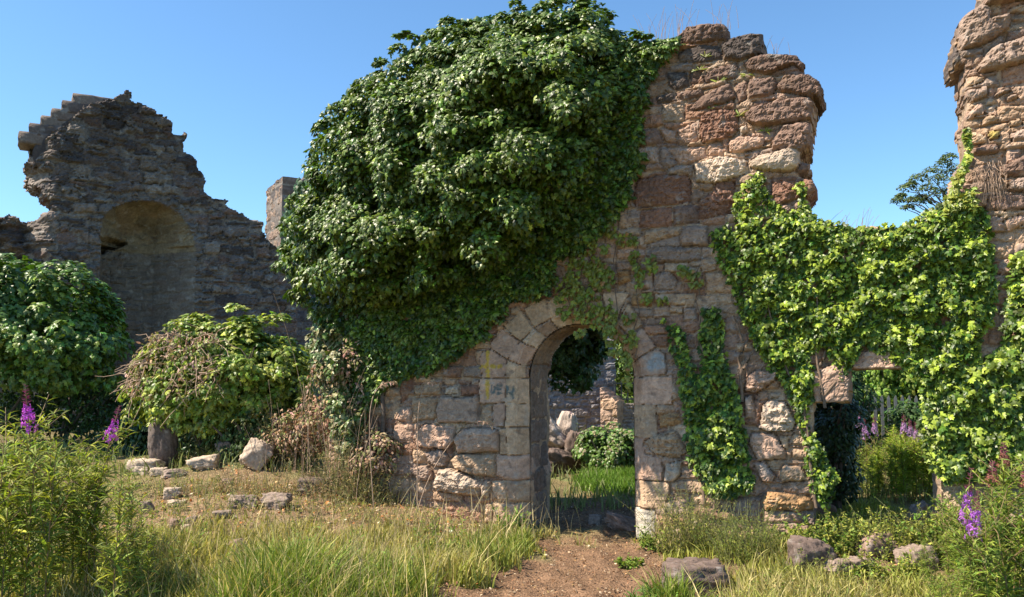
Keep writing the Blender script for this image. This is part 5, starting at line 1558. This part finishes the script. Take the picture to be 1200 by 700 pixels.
# ---------------------------------------------------------------- low herbs at the foot of the wall
YEL = (0.33, 0.335, 0.065); GRN = (0.19, 0.26, 0.045); STR = (0.42, 0.33, 0.16)
for i, (px, Y, rx, ry, n, hr, lf, bs, alt, pa, tpl, lab) in enumerate([
    (797, 7.4, 0.26, 0.2, 190, (0.25, 0.75), (0.028, 0.05), YEL, STR, 0.4, LANCE_LEAF, 'yellowing bedstraw straggling up the right side of the doorway'),
    (826, 7.3, 0.22, 0.2, 150, (0.2, 0.6), (0.028, 0.05), GRN, YEL, 0.5, LANCE_LEAF, 'weedy yellow green shoots below the narrow ivy strand'),
    (868, 6.9, 0.22, 0.2, 210, (0.28, 0.55), (0.025, 0.042), GRN, YEL, 0.35, LANCE_LEAF, 'fine leaved green herb clump at the foot of the pier between doorway and window'),
    (768, 7.5, 0.16, 0.12, 40, (0.1, 0.26), (0.03, 0.05), GRN, None, 0, OVAL_LEAF, 'little green herb at the foot of the right door jamb'),
    (915, 7.1, 0.3, 0.15, 110, (0.08, 0.3), (0.03, 0.055), GRN, YEL, 0.4, IVY_LEAF, 'low trailing ivy along the wall foot left of the window'),
    (965, 6.95, 0.28, 0.15, 120, (0.12, 0.42), (0.03, 0.055), (0.14, 0.2, 0.035), YEL, 0.4, IVY_LEAF, 'leafy growth under the trailing ivy at the left window jamb'),
    (1022, 6.85, 0.32, 0.2, 170, (0.15, 0.46), (0.025, 0.05), GRN, YEL, 0.5, OVAL_LEAF, 'green weeds below the middle of the window'),
    (1105, 6.75, 0.36, 0.25, 170, (0.2, 0.55), (0.03, 0.055), (0.13, 0.2, 0.03), YEL, 0.35, IVY_LEAF, 'ivy shoots and herbs at the foot of the right window jamb'),
    (1060, 6.85, 0.22, 0.15, 110, (0.15, 0.42), (0.03, 0.06), YEL, None, 0, LANCE_LEAF, 'yellow grassy tuft under the window'),
    (905, 6.0, 0.25, 0.15, 50, (0.06, 0.18), (0.02, 0.045), GRN, STR, 0.4, OVAL_LEAF, 'low weeds in front of the dark banded rock'),
    (765, 5.5, 0.16, 0.12, 26, (0.14, 0.26), (0.10, 0.16), (0.11, 0.19, 0.03), None, 0, LANCE_LEAF, 'broad bladed green tuft left of the square dark block'),
    (735, 6.9, 0.08, 0.07, 14, (0.06, 0.12), (0.04, 0.07), GRN, None, 0, OVAL_LEAF, 'tiny green rosette on the bare soil before the right jamb'),
    (870, 5.6, 0.18, 0.15, 40, (0.1, 0.28), (0.03, 0.06), GRN, YEL, 0.4, LANCE_LEAF, 'green weeds right of the square dark block'),
    (960, 5.6, 0.35, 0.2, 60, (0.08, 0.24), (0.02, 0.05), GRN, STR, 0.4, LANCE_LEAF, 'sparse green weeds at the bottom edge below the dark banded rock'),
    (600, 8.0, 0.14, 0.1, 22, (0.2, 0.46), (0.05, 0.08), (0.14, 0.22, 0.035), None, 0, OVAL_LEAF, 'green leafy weed at the foot of the left door jamb'),
    (1000, 10.0, 0.35, 0.3, 70, (0.3, 0.55), (0.03, 0.06), (0.16, 0.21, 0.045), YEL, 0.4, LANCE_LEAF, 'pale green weeds at the left of the thicket beyond the window'),
    (228, 10.4, 0.2, 0.15, 50, (0.3, 0.62), (0.03, 0.05), (0.14, 0.19, 0.05), STR, 0.3, OVAL_LEAF, 'leggy herbs between the round topped stone post and the boulders'),
    (330, 10.1, 0.5, 0.2, 120, (0.15, 0.5), (0.03, 0.06), STR, (0.33, 0.18, 0.10), 0.4, LANCE_LEAF, 'withered rusty herbs behind the rubble row'),
    (425, 8.9, 0.4, 0.2, 120, (0.2, 0.6), (0.03, 0.06), STR, (0.2, 0.21, 0.06), 0.4, LANCE_LEAF, 'withered tall herbs at the left end of the doorway wall'),
    (940, 6.35, 0.3, 0.12, 70, (0.1, 0.3), (0.025, 0.05), GRN, YEL, 0.4, LANCE_LEAF, 'grassy weeds half hiding the dark banded rock'),
    (1030, 6.3, 0.32, 0.12, 80, (0.1, 0.3), (0.025, 0.05), GRN, YEL, 0.5, OVAL_LEAF, 'leafy weeds in front of the brown domed rock'),
    (990, 5.9, 0.3, 0.15, 60, (0.08, 0.26), (0.02, 0.045), YEL, STR, 0.5, LANCE_LEAF, 'dry yellow weeds before the low grey rock'),
    (832, 5.75, 0.1, 0.08, 26, (0.1, 0.24), (0.03, 0.06), GRN, YEL, 0.3, LANCE_LEAF, 'green shoots hugging the right side of the square dark block'),
    (260, 8.2, 0.5, 0.2, 60, (0.1, 0.4), (0.025, 0.05), GRN, STR, 0.6, LANCE_LEAF, 'sparse weeds on the leaf littered ground before the rubble row'),
    (390, 8.1, 0.5, 0.25, 60, (0.1, 0.42), (0.025, 0.05), STR, GRN, 0.4, LANCE_LEAF, 'sparse straw coloured weeds before the dark squared stone'),
    (480, 8.0, 0.35, 0.2, 40, (0.1, 0.35), (0.025, 0.05), GRN, STR, 0.5, LANCE_LEAF, 'sparse weeds before the grey boulder leaning on the wall'),
    (345, 10.0, 0.4, 0.2, 110, (0.45, 0.95), (0.03, 0.06), (0.42, 0.27, 0.19), STR, 0.4, LANCE_LEAF, 'tall reddish dry grass between the ivy bush and the doorway wall'),
    (405, 9.0, 0.35, 0.15, 120, (0.45, 1.0), (0.03, 0.06), (0.42, 0.27, 0.19), STR, 0.4, LANCE_LEAF, 'tall reddish dry grass before the ivy fringe of the wall end'),
    (275, 10.3, 0.3, 0.15, 70, (0.3, 0.7), (0.03, 0.055), STR, (0.42, 0.27, 0.19), 0.4, LANCE_LEAF, 'dry grass under the right side of the rounded ivy bush'),
    (985, 7.5, 0.2, 0.25, 60, (0.1, 0.35), (0.03, 0.055), (0.13, 0.2, 0.03), YEL, 0.3, IVY_LEAF, 'ivy shoots creeping across the gap under the window head'),
    (1055, 8.0, 0.3, 0.3, 90, (0.15, 0.45), (0.03, 0.06), GRN, YEL, 0.4, LANCE_LEAF, 'weeds growing in the wall gap before the violet willowherb'),
    (215, 8.9, 0.45, 0.2, 90, (0.12, 0.4), (0.025, 0.05), STR, GRN, 0.4, LANCE_LEAF, 'dry tangled weeds among the small stones near the fireweed'),
    (310, 8.9, 0.5, 0.25, 130, (0.12, 0.45), (0.025, 0.05), STR, (0.36, 0.21, 0.13), 0.4, LANCE_LEAF, 'dry brown weeds before the tall pale rock'),
    (395, 8.75, 0.35, 0.2, 80, (0.15, 0.5), (0.025, 0.05), (0.38, 0.23, 0.15), STR, 0.4, LANCE_LEAF, 'rusty dead weeds right of the dark squared stone'),
    (150, 9.0, 0.3, 0.2, 36, (0.1, 0.25), (0.03, 0.05), GRN, STR, 0.5, LANCE_LEAF, 'short weeds beside the sandy boulder')]):
    sprigs('herb_clump', lab, 'plants', spot(px, Y), rx, ry, n, hr, lf, bs, alt, pa, 800 + i, tpl=tpl)


rng = np.random.default_rng(860)
w0 = sprigs('leafy_weed', 'slim leafy weed standing in the foreground grass', 'plant', (0, 0), 0.05, 0.05, 5, (0.35, 0.5), (0.05, 0.09), (0.16, 0.24, 0.04), YEL, 0.25, 861, m=22, group='leafy weeds in the foreground grass')
for k in range(26):
    x, y = spot(rng.uniform(170, 560), rng.uniform(5.3, 7.3))
    put(w0 if k == 0 else copy_tree(w0), x, y, rng.uniform(0, 6), rng.uniform(0.6, 1.15))
# ---------------------------------------------------------------- grass
def grass(name, label, n, xr, yr, weight, height, colour, seed, kind='stuff', w=0.006, cat='grass'):
    rng = np.random.default_rng(seed)
    x = rng.uniform(*xr, n * 3); y = rng.uniform(*yr, n * 3)
    k = rng.random(n * 3) < weight(x, y)
    x, y = x[k][:n], y[k][:n]; N = len(x)
    z = ground_z(x, y) - 0.01
    h_ = height(x, y, rng); a = rng.uniform(0, 2 * pi, N); bend = rng.normal(0.35, 0.25, N) * h_
    wd = w * rng.uniform(0.6, 1.4, N)
    d = np.stack([np.cos(a), np.sin(a)], 1); f = rng.uniform(0, 2 * pi, N); s = np.stack([np.cos(f), np.sin(f)], 1)
    V = np.zeros((N, 7, 3))
    for i, (t, ww) in enumerate([(0, 1), (0.4, 0.85), (0.75, 0.55), (1, 0)]):
        c = np.stack([x + d[:, 0] * bend * t ** 2, y + d[:, 1] * bend * t ** 2, z + h_ * t * (1 - 0.12 * t)], 1)
        o = np.concatenate([s * (wd * ww)[:, None], np.zeros((N, 1))], 1)
        if i < 3: V[:, 2 * i] = c - o; V[:, 2 * i + 1] = c + o
        else: V[:, 6] = c
    base = (np.arange(N) * 7)[:, None]
    F4 = np.concatenate([base + np.array([[0, 1, 3, 2]]), base + np.array([[2, 3, 5, 4]])]); F3 = base + np.array([[4, 5, 6]])
    C = np.repeat(np.clip(colour(x, y, rng), 0.01, 1), 7, 0)
    o = build(name, V.reshape(-1, 3), [F4, F3], M_GRASS, None, C)
    return tag(o, label, cat, None, kind)


def tallw(x, y):
    n = 0.3 * fbm(x * 2, y * 2, 2)
    return np.clip(sstep(1.0, 0.5, np.hypot((x + 1.35) / 0.85, (y - 5.7) / 0.9) + n) + 0.6 * sstep(1.0, 0.6, np.hypot((x + 0.1) / 0.38, (y - 7.4) / 0.8) + n)
                   + 0.8 * sstep(1.0, 0.4, np.hypot((x - 1.05) / 0.2, (y - 5.55) / 0.3) + n), 0, 1)


def gw(x, y):
    w = 0.55 + 0.6 * fbm(x * 1.4 + 3, y * 1.4, 3)
    w = w * np.clip(1 - 1.5 * soil_w(x, y), 0, 1) * np.clip(1 - 1.15 * litter_w(x, y), 0.10, 1) + 0.8 * tallw(x, y)
    s = (x - 0.69) / cos(radians(22))
    wl_ = 8.2 - (x - 0.69) * math.tan(radians(22))
    return np.clip(w, 0, 1) * np.where((y > wl_ - 0.12) & (y < wl_ + 1.1) & (x > -2.1), 0.0, 1.0)


def gh_(x, y, rng):
    return (1 - 0.45 * litter_w(x, y)) * (0.08 + (0.10 + 0.08 * sstep(7.6, 6.6, y)) * rng.random(len(x)) ** 1.5 + 0.30 * tallw(x, y) * rng.uniform(0.4, 1.0, len(x))) * (0.8 + 0.5 * fbm(x * 0.9, y * 0.9 + 5, 2))


def gcol(x, y, rng):
    n = fbm(x * 1.1 + 7, y * 1.1, 3) + rng.normal(0, 0.35, len(x))
    straw = np.array([0.50, 0.41, 0.18]); yg = np.array([0.31, 0.32, 0.06]); gr = np.array([0.17, 0.235, 0.035])
    k = np.clip(0.5 + n, 0, 1)[:, None]
    c = straw * (1 - k) + yg * k
    t = np.clip((tallw(x, y) * 1.0 + 0.3) * (rng.random(len(x)) < 0.72), 0, 1)[:, None]
    c = c * (1 - t) + gr * t
    return c * np.exp(rng.normal(0, 0.2, (len(x), 1)))


grass('meadow_grass', 'patchy dry and green meadow grass over the foreground', 80000, (-3.8, 4.2), (4.6, 9.3), gw, gh_, gcol, 900)
grass('rear_grass', 'bright green grass patch behind the doorway', 9000, (0.6, 2.6), (10.2, 12.6), lambda x, y: sstep(0.9, 0.4, np.hypot((x - 1.45) / 0.75, (y - 11.4) / 1.1)), lambda x, y, r: r.uniform(0.08, 0.22, len(x)),
      lambda x, y, r: np.array([0.13, 0.23, 0.03]) * np.exp(r.normal(0, 0.25, (len(x), 1))), 901)
grass('rough_grass', 'rough thin grass on the ground inside the ruin', 16000, (-7.5, 6.5), (9.6, 19.0), lambda x, y: np.clip(0.5 + fbm(x * 0.7, y * 0.7, 2), 0.05, 1), lambda x, y, r: r.uniform(0.08, 0.28, len(x)),
      lambda x, y, r: (np.array([0.17, 0.2, 0.05]) + 0.1 * r.random((len(x), 1))) * np.exp(r.normal(0, 0.25, (len(x), 1))), 902, w=0.009)
# fine seed stalks over the tall grass
grass('seeding_grass', 'thin straw coloured seed stalks standing above the meadow grass', 2200, (-3.0, 1.6), (5.0, 8.6), lambda x, y: np.clip(0.4 + 0.6 * tallw(x, y) + 0.4 * fbm(x * 2, y * 2, 2) - soil_w(x, y) - 0.6 * litter_w(x, y), 0, 1), lambda x, y, r: r.uniform(0.2, 0.6, len(x)),
      lambda x, y, r: (np.array([0.44, 0.35, 0.18]) if True else 0) * np.exp(r.normal(0, 0.3, (len(x), 1))), 903, w=0.0028)
# fallen leaves and chips of bark
rng = np.random.default_rng(910)
n = 32000
x = rng.uniform(-4.6, 4.2, n); y = rng.uniform(5.2, 11.5, n)
k = rng.random(n) < np.clip(0.6 * litter_w(x, y) + 0.8 * soil_w(x, y) + 0.04, 0, 1)
x, y = x[k], y[k]
pl = np.stack([x, y, ground_z(x, y) + rng.uniform(0.01, 0.04, len(x))], 1)
so = soil_w(x, y)[:, None]
cl = leafcols(rng, len(x), (0.36, 0.21, 0.10), 0.4, (0.55, 0.45, 0.30), 0.3)
cl = np.where(rng.random((len(x), 1)) < 0.14 * (1 - so), np.array([[0.50, 0.20, 0.06]]), cl)
cl = cl * (1 - 0.4 * so) + np.array([0.18, 0.09, 0.05]) * 0.4 * so
tag(leaves('leaf_litter', OVAL_LEAF, pl, unit(np.array([0, 0, 1.0]) + rng.normal(0, 0.45, pl.shape)), rng.normal(0, 1, pl.shape) * np.array([1, 1, 0.2]), (0.014 + 0.045 * rng.random(len(x)) ** 2) * (1 - 0.4 * so[:, 0]), cl, M_LITTER),
    'fallen orange and brown leaves along the wall foot', 'leaf litter', None, 'stuff')

# arching dry grass stalks in front of the wall
for i, (pts, lab) in enumerate([([(486, 600), (500, 560), (530, 515), (548, 498), (565, 493), (578, 497)], 'long pale arching grass stalk before the left door jamb'),
                                ([(490, 540), (489, 500), (491, 470), (497, 452), (507, 445), (516, 450)], 'dry nodding grass head in front of the big squared stones'),
                                ([(440, 560), (432, 510), (434, 470), (442, 455), (452, 448), (463, 448)], 'dry nodding grass head against the dark ivy fringe')]):
    Yd = 8.2 - 0.35 * i * 0.2
    P3 = np.array([at_depth(a, b, Yd) for a, b in pts]); P3[0, 2] = float(ground_z(P3[0, 0], P3[0, 1])) - 0.01
    t = np.linspace(0, 1, 20); tt = np.linspace(0, 1, len(P3)); L3 = np.stack([np.interp(t, tt, P3[:, j]) for j in range(3)], 1)
    L3 = np.stack([np.convolve(np.pad(L3[:, j], 2, 'edge'), np.ones(5) / 5, 'valid') for j in range(3)], 1)
    o = empty('grass_stalk', tuple(P3[0]), lab, 'dead plant', 'dry grass stalks before the wall')
    tubes('stalk', [(L3, np.linspace(0.005, 0.003, 20))], M_PALETWIG, o, k=4)
    rng = np.random.default_rng(920 + i); k = 60
    hp = L3[13 + rng.integers(0, 7, k)] + rng.normal(0, 0.008, (k, 3))
    leaves('seed_head', LANCE_LEAF, hp, rng.normal(0, 1, (k, 3)), np.array([0.3, 0, -0.6]) + rng.normal(0, 0.4, (k, 3)), rng.uniform(0.03, 0.06, k), leafcols(rng, k, (0.48, 0.34, 0.24), 0.2), M_LITTER, o)

# wispy grasses rooted on the wall heads
for i, (x, y, k, hh, lab) in enumerate([(770, 50, 14, 0.42, 'wispy dry grass on the wall head beside the ivy crest'), (800, 36, 12, 0.36, 'wispy grass tuft on the mossy shoulder of the wall head'), (850, 30, 9, 0.4, 'few pale grass stalks on the topmost stone of the wall'),
                                        (905, 66, 7, 0.25, 'few grass stalks on the jutting ledge stone'), (985, 268, 9, 0.22, 'bare twiggy stalks on the low wall top between the piers'), (1020, 268, 8, 0.24, 'dry stalks on the low wall top nearer the right pier')]):
    rng = np.random.default_rng(950 + i); r0 = wall_at(x, y, -0.12); ln = []
    o = empty('grass_tuft', tuple(r0), lab, 'grass', 'grass tufts on the wall heads')
    t = np.linspace(0, 1, 6)[:, None]
    for _ in range(k):
        b0 = r0 + WALL.D * rng.normal(0, 0.08) - np.array([0, 0, 0.05]); L_ = hh * rng.uniform(0.5, 1.1); dx = rng.normal(0.05, 0.28) * L_
        ln.append((b0 + np.array([0, 0, L_]) * t + WALL.D * dx * t ** 2, np.linspace(0.0026, 0.0014, 6)))
    tubes('stalks', ln, M_PALETWIG, o, k=3)
